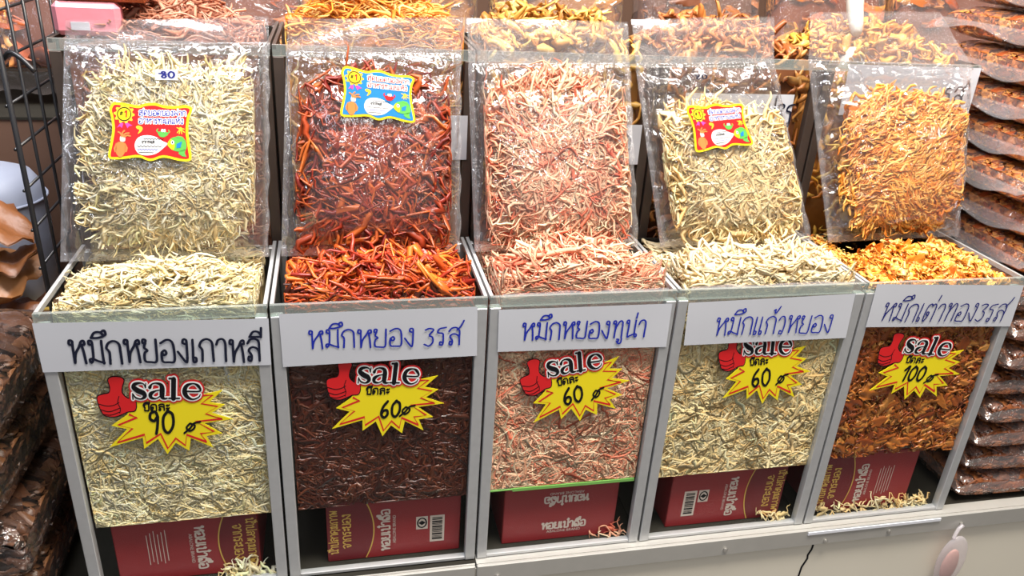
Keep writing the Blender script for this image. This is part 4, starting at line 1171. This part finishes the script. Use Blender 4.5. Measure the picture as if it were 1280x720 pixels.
BG = 'sealed bags standing on the front bins'
BAGS = [
    ('sealed clear bag of cream shredded squid with red cartoon label', [(-.006, .002), (.233, .002), (.019, .252), (.246, .262)], [(.024, .280), (.247, .293)], (.13, .955, .075, .89), 'cream', 21, 2900, False, .030),
    ('sealed clear bag of dark orange-red squid strands with blue cartoon label', [(.249, .002), (.477, .002), (.266, .252), (.480, .255)], [(.270, .292), (.490, .300)], (.09, .925, .07, .86), 'redbag', 22, 760, False, .032),
    ('sealed clear bag of pink shredded squid without a label', [(.497, .002), (.727, .004), (.490, .243), (.707, .249)], [(.488, .300), (.703, .302)], (.08, .92, .085, .88), 'pink', 23, 1900, False, .032),
    ('sealed clear bag of tan shredded squid with tilted red cartoon label', [(.761, .002), (.995, .008), (.716, .248), (.919, .256)], [(.7085, .306), (.916, .317)], (.09, .93, .075, .73), 'tan', 24, 1400, False, .032),
    ('sealed clear bag of golden torn squid sheets at right of the front row', [(1.024, .003), (1.245, .008), (.972, .260), (1.240, .258)], [(.970, .325), (1.178, .333)], (.115, .94, .075, .84), 'goldbag', 25, 2700, True, .032),
]
KIND['redbag'] = dict(KIND['red'], cols=[(.24, .022, .008), (.36, .05, .011), (.17, .013, .007), (.48, .11, .02)], core=(.07, .008, .005), w=.0056)
KIND['goldbag'] = dict(KIND['tan'], cols=[(.76, .30, .04), (.82, .42, .09), (.64, .17, .02), (.84, .52, .17), (.70, .24, .03)], core=(.42, .12, .012), L=.044, w=.0046, th=.0016, curl=.0052, lift=.003, m=M_SHINY)
bags = []
for lab, quad, flap, cont, kind, seed, n, fl, tk in BAGS:
    bags.append(sealed_bag('squid_bag', lab, BG, quad, flap, cont, kind, seed, n, 0.0, tk, fl))
LH = .0375
bag_label(bags[0], [(.0712, .1862), (.1594, .1858), (.1546, .1215), (.0654, .1226)], LH, M_RED, 1)
bag_label(bags[1], [(.3303, .2328), (.4166, .2240), (.4171, .1680), (.3276, .1738)], LH, M_BLUE, 2)
bag_label(bags[3], [(.7735, .1920), (.8546, .1983), (.8742, .1436), (.7915, .1316)], LH, M_RED, 1)


def price_tag(bag, quad, h, paper):
    q = [np.array(p) for p in quad]

    def fm(u, v, layer):
        p = (q[0] * (1 - u) + q[1] * u) * v + (q[3] * (1 - u) + q[2] * u) * (1 - v)
        return lean_pt(p[0], p[1], h + layer)
    if paper:
        mb = MB(); poly2d(mb, [(0, 0), (1, 0), (1, 1), (0, 1)], fm, 0, 0, .0005); tg = mb.build('price_tag', M_PAPER, bag); tg['label'] = 'small white tag with handwritten 80'
        mb = MB(); write(mb, '80', .25, .2, .9, .22, .6, .10, fm, .0003); stroke2d(mb, [(.18, .62), (.5, .55)], .09, fm, .0003); lettering('handwriting', mb, M_INK_N, tg)
    else:
        mb = MB(); write(mb, '80', .1, .1, .95, .15, .8, .12, fm, .0003); stroke2d(mb, [(-.05, .8), (.3, .7)], .1, fm, .0003); o = mb.build('handwritten_price', M_INK_K, bag); o['label'] = 'small black handwritten 80'


price_tag(bags[0], [(.1207, .2256), (.1453, .2257), (.1446, .2138), (.1204, .2137)], .0290, True)
price_tag(bags[3], [(.7944, .2362), (.8150, .2367), (.8153, .2293), (.7947, .2288)], .0150, False)

# ------------------------------------------------------------------ back row of bins on the step
X2 = [-0.004, 0.247, 0.503, 0.757, 1.010, 1.268]
Y2, Z2 = 0.214, 0.2502
B2LAB = ['glass bin of blush shreds on the step behind the bag of cream squid', 'glass bin of long orange strands on the step behind the blue-labelled bag',
         'glass bin of golden-brown curls on the step behind the bag of pink squid', 'glass bin of rust-brown pieces on the step behind the tan squid bag',
         'glass bin of golden nuggets on the step, sign jutting past the golden bag']
bins2 = [make_bin(X2[i], X2[i + 1], Y2, Y2 + .220, Z2, 0.4059, B2LAB[i], 'glass bins in the back row', metal=M_DKFR) for i in range(5)]
S2 = [(.02, .20, .500, .556), (.290, .494, .512, .572), (.55, .742, .505, .562), (.80, .968, .550, .608), (1.045, 1.2665, .580, .6525)]
T2 = [None, None, ('้ว', .700, .736), ('ป3ร', .925, .972), ('รส', 1.214, 1.252)]
for i in range(5):
    a, b, c, d = S2[i]
    sg = paper_sign(bins2[i], ((a, d), (b, d), (b, c), (a, c)), Y2 - .0006, M_PAPER)
    if T2[i]:
        mb = MB(); tx, xa, xb = T2[i]
        tx = tx if i != 2 else 'ว'
        write(mb, tx, xa, c + .012, xb, c + .012, .032, .0028, front_map(Y2 - .0013), .0003)
        lettering('handwriting', mb, M_INK_K, sg)
fill_surface(X2[0] + .017, X2[1] - .016, Y2 + .0075, Y2 + .205, .27, .648, .040, 'blush', np.random.default_rng(31), 420, 420, 'blush shredded squid heaped in the bin behind the cream squid bag', 'shredded_squid', keep=False)
fill_surface(X2[1] + .017, X2[2] - .016, Y2 + .0075, Y2 + .205, .27, .650, .062, 'orange', np.random.default_rng(32), 420, 620, 'long orange squid strands heaped in the bin behind the blue-labelled bag', 'shredded_squid', keep=False)


def curls(C, T, Nn, rng, size, aspect, bend, cols, cl):
    """thick curled crisps"""
    return strands(C, T, Nn, rng, size, size * .42 * aspect, size * .16, size * .22 * bend, size * .22 * bend, cols, segs=9, clampf=cl, twist=.5, wig=1.0)


def chunk_fill(x0, x1, y0, y1, zb, zt, cols, core_c, size, aspect, bend, ruf, seed, label, mound, nt=300, nf=220, name='squid_pieces'):
    rng = np.random.default_rng(seed)
    mbc = MB(); mbc.box(x0 + .005, x1 - .005, y0 + .010, y1 - .003, zb, zt - .006)
    core = (np.array(mbc.v), np.array(mbc.f), np.tile(core_c, (8, 1)))

    def cl(P):
        P = P.copy(); P[..., 0] = np.clip(P[..., 0], x0, x1); P[..., 1] = np.minimum(y0 + soft_min(P[..., 1] - y0, .0022), y1); P[..., 2] = np.maximum(P[..., 2], zb); return P
    n = nf; C = np.stack([rng.uniform(x0, x1, n), y0 + .002 + rng.random(n) * .008, rng.uniform(zb, zt - .006, n)], -1); th = rng.uniform(0, 6.28, n)
    a = curls(C, np.stack([np.cos(th), 0 * th, np.sin(th)], -1), np.stack([rng.normal(0, .3, n), -np.ones(n), rng.normal(.1, .3, n)], -1), rng, size, aspect, bend, cols, cl)
    n = nt; C = np.stack([rng.uniform(x0 + .01, x1 - .01, n), rng.uniform(y0 + .01, y1 - .01, n), np.zeros(n)], -1); th = rng.uniform(0, 6.28, n)
    C[:, 2] = zt + mound * np.sin(np.clip((C[:, 1] - y0) / (y1 - y0), 0, 1) * 2.2 + .3) * np.clip(np.minimum(C[:, 0] - x0, x1 - C[:, 0]) / .05, .2, 1) * rng.random(n) ** .5
    b = curls(C, np.stack([np.cos(th), np.sin(th), rng.normal(0, .5, n)], -1), np.stack([rng.normal(0, .6, n), rng.normal(-.5, .5, n), np.ones(n)], -1), rng, size, aspect, bend, cols, cl)
    V, F, c = merge(core, a, b)
    o = link_mesh(name, V, F, M_DRY, None, True, c, None, np.array([(x0 + x1) / 2, (y0 + y1) / 2, zb]))
    return tag(o, label, 'dried squid', None, 'stuff')


CURLG = [(.62, .34, .07), (.50, .22, .04), (.72, .46, .12), (.42, .16, .03)]
chunk_fill(X2[2] + .017, X2[3] - .016, Y2 + .0075, Y2 + .205, .27, .648, CURLG, (.2, .08, .02), .030, .8, 1.7, .05, 33, 'golden-brown curled squid pieces in the bin behind the pink squid bag', .050)
chunk_fill(X2[3] + .017, X2[4] - .016, Y2 + .0075, Y2 + .205, .27, .648, [(.42, .14, .03), (.30, .08, .02), (.55, .24, .06)], (.12, .04, .015), .032, .7, 1.2, .08, 34, 'rust-brown squid pieces in the bin behind the tan squid bag', .048)
chunk_fill(X2[4] + .017, X2[5] - .016, Y2 + .0075, Y2 + .205, .27, .648, [(.74, .38, .05), (.62, .24, .03), (.80, .50, .12), (.5, .16, .02)], (.3, .1, .015), .026, .8, 1.3, .08, 35, 'golden squid nuggets in the bin behind the golden squid bag', .050)

# white scoop handle standing in the nuggets
sc = thing('scoop', 'white plastic scoop handle sticking up behind the bag of golden torn squid', 'scoop', (1.085, .300, .66))
mb = MB(); mb.tube([(1.078, .262, .690), (1.081, .272, .700), (1.088, .295, .722), (1.096, .320, .760)], [.0075, .010, .0125, .0135], 14); mb.build('handle', M_SCOOP, sc, True)
mb = MB(); mb.tube([(1.078, .262, .668), (1.076, .256, .656), (1.073, .250, .636), (1.071, .246, .622)], [.0075, .017, .022, .016], 14); mb.build('bowl', M_SCOOP, sc, True)


# ------------------------------------------------------------------ flat packs (stacks at both ends, shelf behind)
def pillow_pack(label, group, W, D, T, cols, core_c, seed, film, nfl=90, fsize=.05, flap=.03, name='squid_pack', side=0):
    """pack lying flat, its base centre at the origin; built at the world origin"""
    rng = np.random.default_rng(seed)
    t = thing(name, label, 'bag of squid', (0, 0, 0), group)

    def prof(u, v): return (1 - np.abs(u) ** 9) ** .5 * (1 - np.abs(v) ** 9) ** .5
    nu, nv = 18, 18
    u, v = np.meshgrid(np.linspace(-1, 1, nu), np.linspace(-1, 1, nv), indexing='ij')
    pr = prof(u, v) * (1 + .10 * vnoise(u * 2, v * 2, rng, 6, .8, 2.2))
    X, Y = u * W / 2 * .93, v * D / 2 * .93; zm = T / 2
    Vt = np.stack([X, Y, zm + np.minimum(pr, 1.04) * T / 2 * .70], -1).reshape(-1, 3); Vb = np.stack([X, Y, zm - np.minimum(pr, 1.04) * T / 2 * .70], -1).reshape(-1, 3); g = grid_faces(nu, nv)
    core = (np.vstack([Vt, Vb]), np.vstack([g, g[:, ::-1] + nu * nv]), np.tile(core_c, (2 * nu * nv, 1)))
    n = nfl; uu = rng.uniform(-.95, .95, n); vv = -.97 + 1.9 * rng.random(n) ** 1.7; vv = np.where(rng.random(n) < .30, -.86 - .13 * rng.random(n), vv)
    sd_ = rng.random(n) < .38                       # sheets showing at the two sides
    uu = np.where(sd_, rng.choice([-1, 1], n) * rng.uniform(.88, .985, n), uu); vv = np.where(sd_, rng.uniform(-.97, .8, n), vv)
    sgn = np.where(rng.random(n) < .75, 1, -1); z = zm + sgn * prof(uu, vv) * T / 2 * .92
    z = np.where((vv < -.8) | sd_, zm + rng.uniform(-.36, .36, n) * T, z)
    C = np.stack([uu * W / 2 * .94, vv * D / 2 * .94, z], -1)
    th = np.where(sd_, math.pi / 2, 0) + rng.normal(0, .35, n)
    Nn = np.stack([np.where(sd_, np.sign(uu) * 1.8, uu ** 5 * .8), np.where(vv < -.8, -1.6, vv ** 3), sgn * 1.0], -1)

    def cl(P):
        P = P.copy(); P[..., 0] = np.clip(P[..., 0], -W / 2 * .96, W / 2 * .96); P[..., 1] = np.clip(P[..., 1], -D / 2 * .96, D / 2 * .96)
        q = prof(np.clip(P[..., 0] / (W / 2), -1, 1), np.clip(P[..., 1] / (D / 2), -1, 1)) * T / 2 * .96 + .0005
        P[..., 2] = np.clip(P[..., 2], zm - q, zm + q); return P
    fl = flakes(C, np.stack([np.cos(th), np.sin(th), 0 * th], -1), Nn, rng, fsize, .34, .5, .10, cols, clampf=cl)
    V, F, c = merge(core, fl)
    o = link_mesh('squid_sheets', V, F, M_DRY, t, True, c); o['kind'] = 'stuff'
    nu, nv = 46, 46
    u, v = np.meshgrid(np.linspace(-1, 1, nu), np.linspace(-1, 1, nv), indexing='ij')
    pr = prof(u, v); cr = np.zeros_like(u)
    for k in range(26):
        cx, cy = rng.uniform(-1, 1), rng.choice([-1, 1]) * rng.uniform(.3, 1); a = rng.normal(math.pi / 2, .7)
        dx, dy = u - cx, v - cy; al = dx * math.cos(a) + dy * math.sin(a); ac = -dx * math.sin(a) + dy * math.cos(a)
        cr += rng.choice([-1, 1]) * rng.uniform(.001, .003) * np.exp(-np.abs(ac) / .035) * np.exp(-(al / .4) ** 2)
    cr *= np.clip((1 - np.abs(v)) * 8, 0, 1) * np.clip((1 - np.abs(u)) * 8, 0, 1)
    Vt = np.stack([u * W / 2, v * D / 2, np.clip(zm + pr * T / 2 * .97 + cr, 0, T)], -1).reshape(-1, 3)
    Vb = np.stack([u * W / 2, v * D / 2, np.clip(zm - pr * T / 2 + cr * .3, 0, zm)], -1).reshape(-1, 3); g = grid_faces(nu, nv)
    link_mesh('film_pouch', np.vstack([Vt, Vb]), np.vstack([g, g[:, ::-1] + nu * nv]), film, t, True)
    if flap > 0:
        nu, nv = 40, 8
        u, v = np.meshgrid(np.linspace(-1, 1, nu), np.linspace(0, 1, nv), indexing='ij')
        zz = zm - v * T * .15 + .004 * v * vnoise(u * 4, v, rng, 6, .8, 2.6) * 1.4
        Vf = np.stack([u * W / 2, -D / 2 - v * flap * (1 + .15 * vnoise(u * 3, 0 * v, rng, 4)), zz], -1).reshape(-1, 3)
        Vg = Vf - np.array([0, 0, .0012]); g = grid_faces(nu, nv)
        link_mesh('end_seal', np.vstack([Vf, Vg]), np.vstack([g, g[:, ::-1] + nu * nv]), M_FILM_SIDE, t, True)
    if side > 0:        # wavy film edge along the left side
        nu, nv = 60, 7
        u, v = np.meshgrid(np.linspace(-1, 1, nu), np.linspace(0, 1, nv), indexing='ij')
        wv = vnoise(u * 5, 0 * v, rng, 6, .8, 2.4)
        Vf = np.stack([-W / 2 - v * side * (.8 + .2 * wv), u * D / 2, np.clip(zm + .004 - v * T * .20 + .008 * v * wv, .002, T)], -1).reshape(-1, 3)
        Vg = Vf - np.array([0, 0, .0011]); g = grid_faces(nu, nv)
        link_mesh('side_seal', np.vstack([Vf, Vg]), np.vstack([g[:, ::-1], g + nu * nv]), M_FILM_STIFF, t, True)
    return t


def copy_tree(o, label=None):
    c = o.copy(); COL.objects.link(c)
    for ch in list(o.children):
        d = ch.copy(); COL.objects.link(d); d.parent = c
    if label: c['label'] = label
    return c


def place(o, loc, rot=(0, 0, 0), scale=None):
    o.location = loc; o.rotation_euler = rot
    if scale: o.scale = scale
    return o


rg = np.random.default_rng(77)
G1 = 'flat packs stacked at the right end'
RUST2 = [(.58, .18, .04), (.42, .09, .022), (.70, .28, .06), (.30, .06, .018), (.78, .36, .09)]
DKB = [(.26, .085, .025), (.17, .05, .018), (.36, .13, .04), (.12, .035, .014)]
pA = pillow_pack('x', G1, .32, .26, .0455, DKB, (.12, .034, .012), 201, M_FILM_SIDE, 460, .052, 0)
pB = pillow_pack('x', G1, .32, .26, .0500, RUST2, (.20, .05, .014), 202, M_FILM_SIDE, 620, .050, .007, side=.021)
ORD = ['bottom', 'second from bottom', 'third from bottom', 'fourth from bottom', 'fifth from bottom', 'sixth from bottom', 'seventh from bottom', 'eighth from bottom']
z = .0006
for k in range(8):
    o = pA if k == 0 else copy_tree(pA)
    o['label'] = 'dark brown flat pack right of the bins, low stack, %s of stack' % ORD[k]
    place(o, (1.436 + rg.normal(0, .004), .136 + .002 * k, z), (0, 0, rg.normal(0, .03)))
    z += .0468
z += .001
ORU = ['lowest', 'second', 'third', 'fourth', 'fifth', 'sixth', 'seventh', 'topmost']
for k in range(8):
    o = pB if k == 0 else copy_tree(pB)
    o['label'] = 'rust-orange wavy-edged pack, %s of the upper packs at right' % ORU[k]
    place(o, (1.450 + rg.normal(0, .006), .166 + .010 * k, z), (0, 0, rg.normal(0, .04)))
    z += .0512

# left end: dark packs, tub and dried sheets behind the wire rack
G2 = 'dark packs stacked at the left end'
pC = pillow_pack('x', G2, .34, .24, .084, BROWN_SHADED, (.022, .009, .006), 203, M_FILM_DARK, 260, .075, .0)
z = .0006
for k in range(4):
    o = pC if k == 0 else copy_tree(pC)
    o['label'] = 'bulky pack of dark brown dried squid left of the bins, %s of four' % ['bottom', 'second from bottom', 'third from bottom', 'top'][k]
    place(o, (-.205 + [0, .006, -.006, .002][k], .045 + .006 * k, z), (0, 0, [0, .02, -.02, .01][k]))
    z += .0855
bx2 = thing('cardboard_box', 'brown cardboard box behind the wire rack, dried squid sheets on top', 'box', (-.24, .335, 0.0))
mb = MB(); mb.box(-.42, -.058, .212, .462, 0.0, .250, bev=.003); mb.build('box_body', mat('brown_cardboard', (.22, .11, .05), .8, noise=.1), bx2)
mb = MB(); mb.box(-.42, -.058, .330, .344, .2501, .2504); mb.build('packing_tape', M_CARTG, bx2)
# dried squid sheets on the box
for k in range(5):
    r2 = np.random.default_rng(300 + k)
    C = np.zeros((1, 3))
    V, F, c = flakes(C, np.array([[1., 0, 0]]), np.array([[0, 0, 1.]]), r2, .085, .8, .55, .075, [(.30, .11, .035), (.20, .065, .02), (.38, .17, .06)], nu=12, nv=10)
    V[:, 2] -= V[:, 2].min()
    V2 = V - np.array([0, 0, .0022])
    o = link_mesh('dried_squid_sheet', np.vstack([V, V2]), np.vstack([F, F[:, ::-1] + len(V)]), M_DRY, None, True, np.vstack([c, c]), None, np.zeros(3))
    tag(o, 'orange-brown dried squid sheet piled on the box behind the wire rack', 'dried squid', 'dried squid sheets piled behind the rack')
    o.location = (-.118 + .014 * (k % 2), .242 + .010 * (k % 3), .2512 + .0345 * k)
    o.rotation_euler = (r2.normal(0, .02), r2.normal(0, .02), r2.uniform(0, 6.28))
tub = thing('plastic_tub', 'rounded white plastic tub behind the wire rack next to the dried sheets', 'tub', (-.15, .385, .2505))
mb = MB(); pr = [(.062, 0), (.066, .01), (.069, .10), (.069, .150), (.066, .172), (.055, .190), (.034, .199), (.0, .202)]
ns = 32; V = []; F = []
for r, zz in pr: V += [(-.165 + r * math.cos(2 * math.pi * k / ns),   .388 + r * math.sin(2 * math.pi * k / ns), .2508 + zz) for k in range(ns)]
for i in range(len(pr) - 1): F += [(i * ns + k, i * ns + (k + 1) % ns, (i + 1) * ns + (k + 1) % ns, (i + 1) * ns + k) for k in range(ns)]
F.append(tuple(range(ns))[::-1]); mb.add(V, F); mb.build('tub_body', M_TUB, tub, True)
mb = MB(); mb.tube([(-.165 + .0705 * math.cos(t), .388 + .0705 * math.sin(t), .2508 + .155) for t in np.linspace(0, 6.283, 33)], .002, 6); mb.build('rim_bead', M_TUB, tub, True)

# wire rack (grid panel running front to back at the left end)
rk = thing('wire_rack', 'black wire grid panel standing left of the cream squid bag', 'wire rack', (-.032, .30, -.001))
RX = -.034
for k in range(7):
    y = .158 + .050 * k
    mb = MB(); r = .0032 if k == 0 else .0020
    mb.tube([(RX, y, -.0008), (RX, y, .86)], r, 8); mb.build('upright_wire', M_WIRE, rk, True)
for k in range(17):
    zz = .045 + .0495 * k
    mb = MB(); mb.tube([(RX - .0035, .156, zz), (RX - .0035, .466, zz)], .0018, 8); mb.build('cross_wire', M_WIRE, rk, True)
mb = MB(); mb.tube(smooth_path([(RX, .165, .640), (RX + .010, .160, .648), (RX + .022, .155, .642), (RX + .034, .150, .630)], 5), .0028, 8); mb.build('hook', M_WIRE, rk, True)

# spare packs standing on the back shelf
G3 = 'spare packs standing on the back shelf'
KN = [('rust', RUST2, (.16, .04, .012)), ('golden', CURLG, (.25, .10, .02)), ('brown', DKB, (.09, .03, .012))]
protos = [pillow_pack('x', G3, .24, .27, .07, c, k, 210 + i, M_FILM_SIDE, 100, .055, .03) for i, (nm, c, k) in enumerate(KN)]
for p_ in protos:
    p_['label'] = 'x'
SPARE = [(-.33, 0), (-.075, 0), (.185, 0), (.445, 1), (.705, 1), (.965, 2), (1.225, 0), (1.485, 0), (1.745, 2)]
PL = ['rust pack on the back shelf at far left behind the wire rack', 'rust pack on the back shelf left of the blush shreds', 'rust pack on the back shelf above the blush shreds',
      'golden pack on the back shelf behind the long orange strands', 'golden pack on the back shelf behind the golden-brown curls', 'dark brown pack on the back shelf behind the rust pieces',
      'rust pack on the back shelf behind the golden nuggets', 'rust pack on the back shelf behind the right end stack', 'dark brown pack on the back shelf at far right']
seen = set()
for k, (x, pi_) in enumerate(SPARE):
    o = protos[pi_] if pi_ not in seen else copy_tree(protos[pi_]); seen.add(pi_)
    o['label'] = PL[k]
    place(o, (x, .62, .676), (math.radians(76), 0, rg.normal(0, .03)))

# pink wrapped pack and orange pack on the blush shreds
pk = thing('wrapped_pack', 'pink plastic-wrapped pack with white price patch, top left above the cream bag', 'pack', (.040, .236, .658))
mb = MB(); mb.box(.004, .078, .2240, .2480, .6580, .6960, bev=.006); mb.build('pack_body', M_PINKW, pk)
mb = MB(); mb.box(.024, .044, .2228, .2239, .6650, .6740); mb.build('paper_patch', M_PAPER, pk)
op = thing('wrapped_pack', 'orange plastic-wrapped pack lying on the pink pack at the top left', 'pack', (.05, .255, .6968))
mb = MB(); mb.box(.006, .112, .226, .285, .6968, .7200, bev=.007); mb.build('pack_body', mat('orange_wrapper', (.62, .16, .05), .3, noise=.2, nscale=40, bump=.3), op)
mb = MB(); mb.box(-.004, .0065, .230, .282, .7070, .7080); mb.build('end_seal', M_FILM_STIFF, op)

# clear pouch hanging from the rail
hp = thing('hanging_pouch', 'small milky plastic pouch with pinkish contents hanging from the edge rail', 'pouch', (1.272, -.020, -.022))
def ell(cx, cz, rx, rz, y0, y1, mts, nm, pw=1.0):
    nu, nv = 24, 12; V = []
    for i in range(nv):
        f = i / (nv - 1) * math.pi
        for k in range(nu):
            t = 2 * math.pi * k / nu
            V.append((cx + rx * math.sin(f) * math.cos(t), (y0 + y1) / 2 - (y1 - y0) / 2 * math.cos(f), cz + rz * math.sin(f) * math.sin(t)))
    F = [(i * nu + k, i * nu + (k + 1) % nu, (i + 1) * nu + (k + 1) % nu, (i + 1) * nu + k) for i in range(nv - 1) for k in range(nu)]
    m_ = MB(); m_.add(V, F); return m_.build(nm, mts, hp, True)
ell(1.273, -.088, .0265, .052, -.034, -.0150, M_MILK, 'pouch_body')
ell(1.274, -.098, .0150, .034, -.029, -.0190, mat('pinkish_contents', (.55, .30, .24), .6), 'contents')
mb = MB(); mb.tube(smooth_path([(1.262, -.0245, -.040), (1.270, -.0200, -.026), (1.278, -.0185, -.0195)], 5), .0030, 8); mb.build('strap', M_MILK, hp, True)
# plastic liner edges showing above the squid at three rims
for (x0, x1, lab) in ((.510, .722, 'white liner film edge behind the rim of the pink squid bin'), (.752, .985, 'white liner film edge behind the rim of the tan squid bin')):
    rr = np.random.default_rng(int(x0 * 99)); nu, nv = 50, 8
    u, v = np.meshgrid(np.linspace(0, 1, nu), np.linspace(0, 1, nv), indexing='ij')
    Yv = .00625 + .0007 * v + .0001 * vnoise(u * 6, v, rr, 5, .6, 2); Zv = .380 + .0275 * v + .0012 * v * vnoise(u * 9, v, rr, 5)
    V = np.stack([x0 + u * (x1 - x0), Yv, Zv], -1).reshape(-1, 3); g = grid_faces(nu, nv)
    o = link_mesh('liner_film', np.vstack([V, V + np.array([0, .0004, .0004])]), np.vstack([g, g[:, ::-1] + len(V)]), M_MILK, None, True, None, None, np.array([(x0 + x1) / 2, .01, .38]))
    tag(o, lab, 'plastic liner')
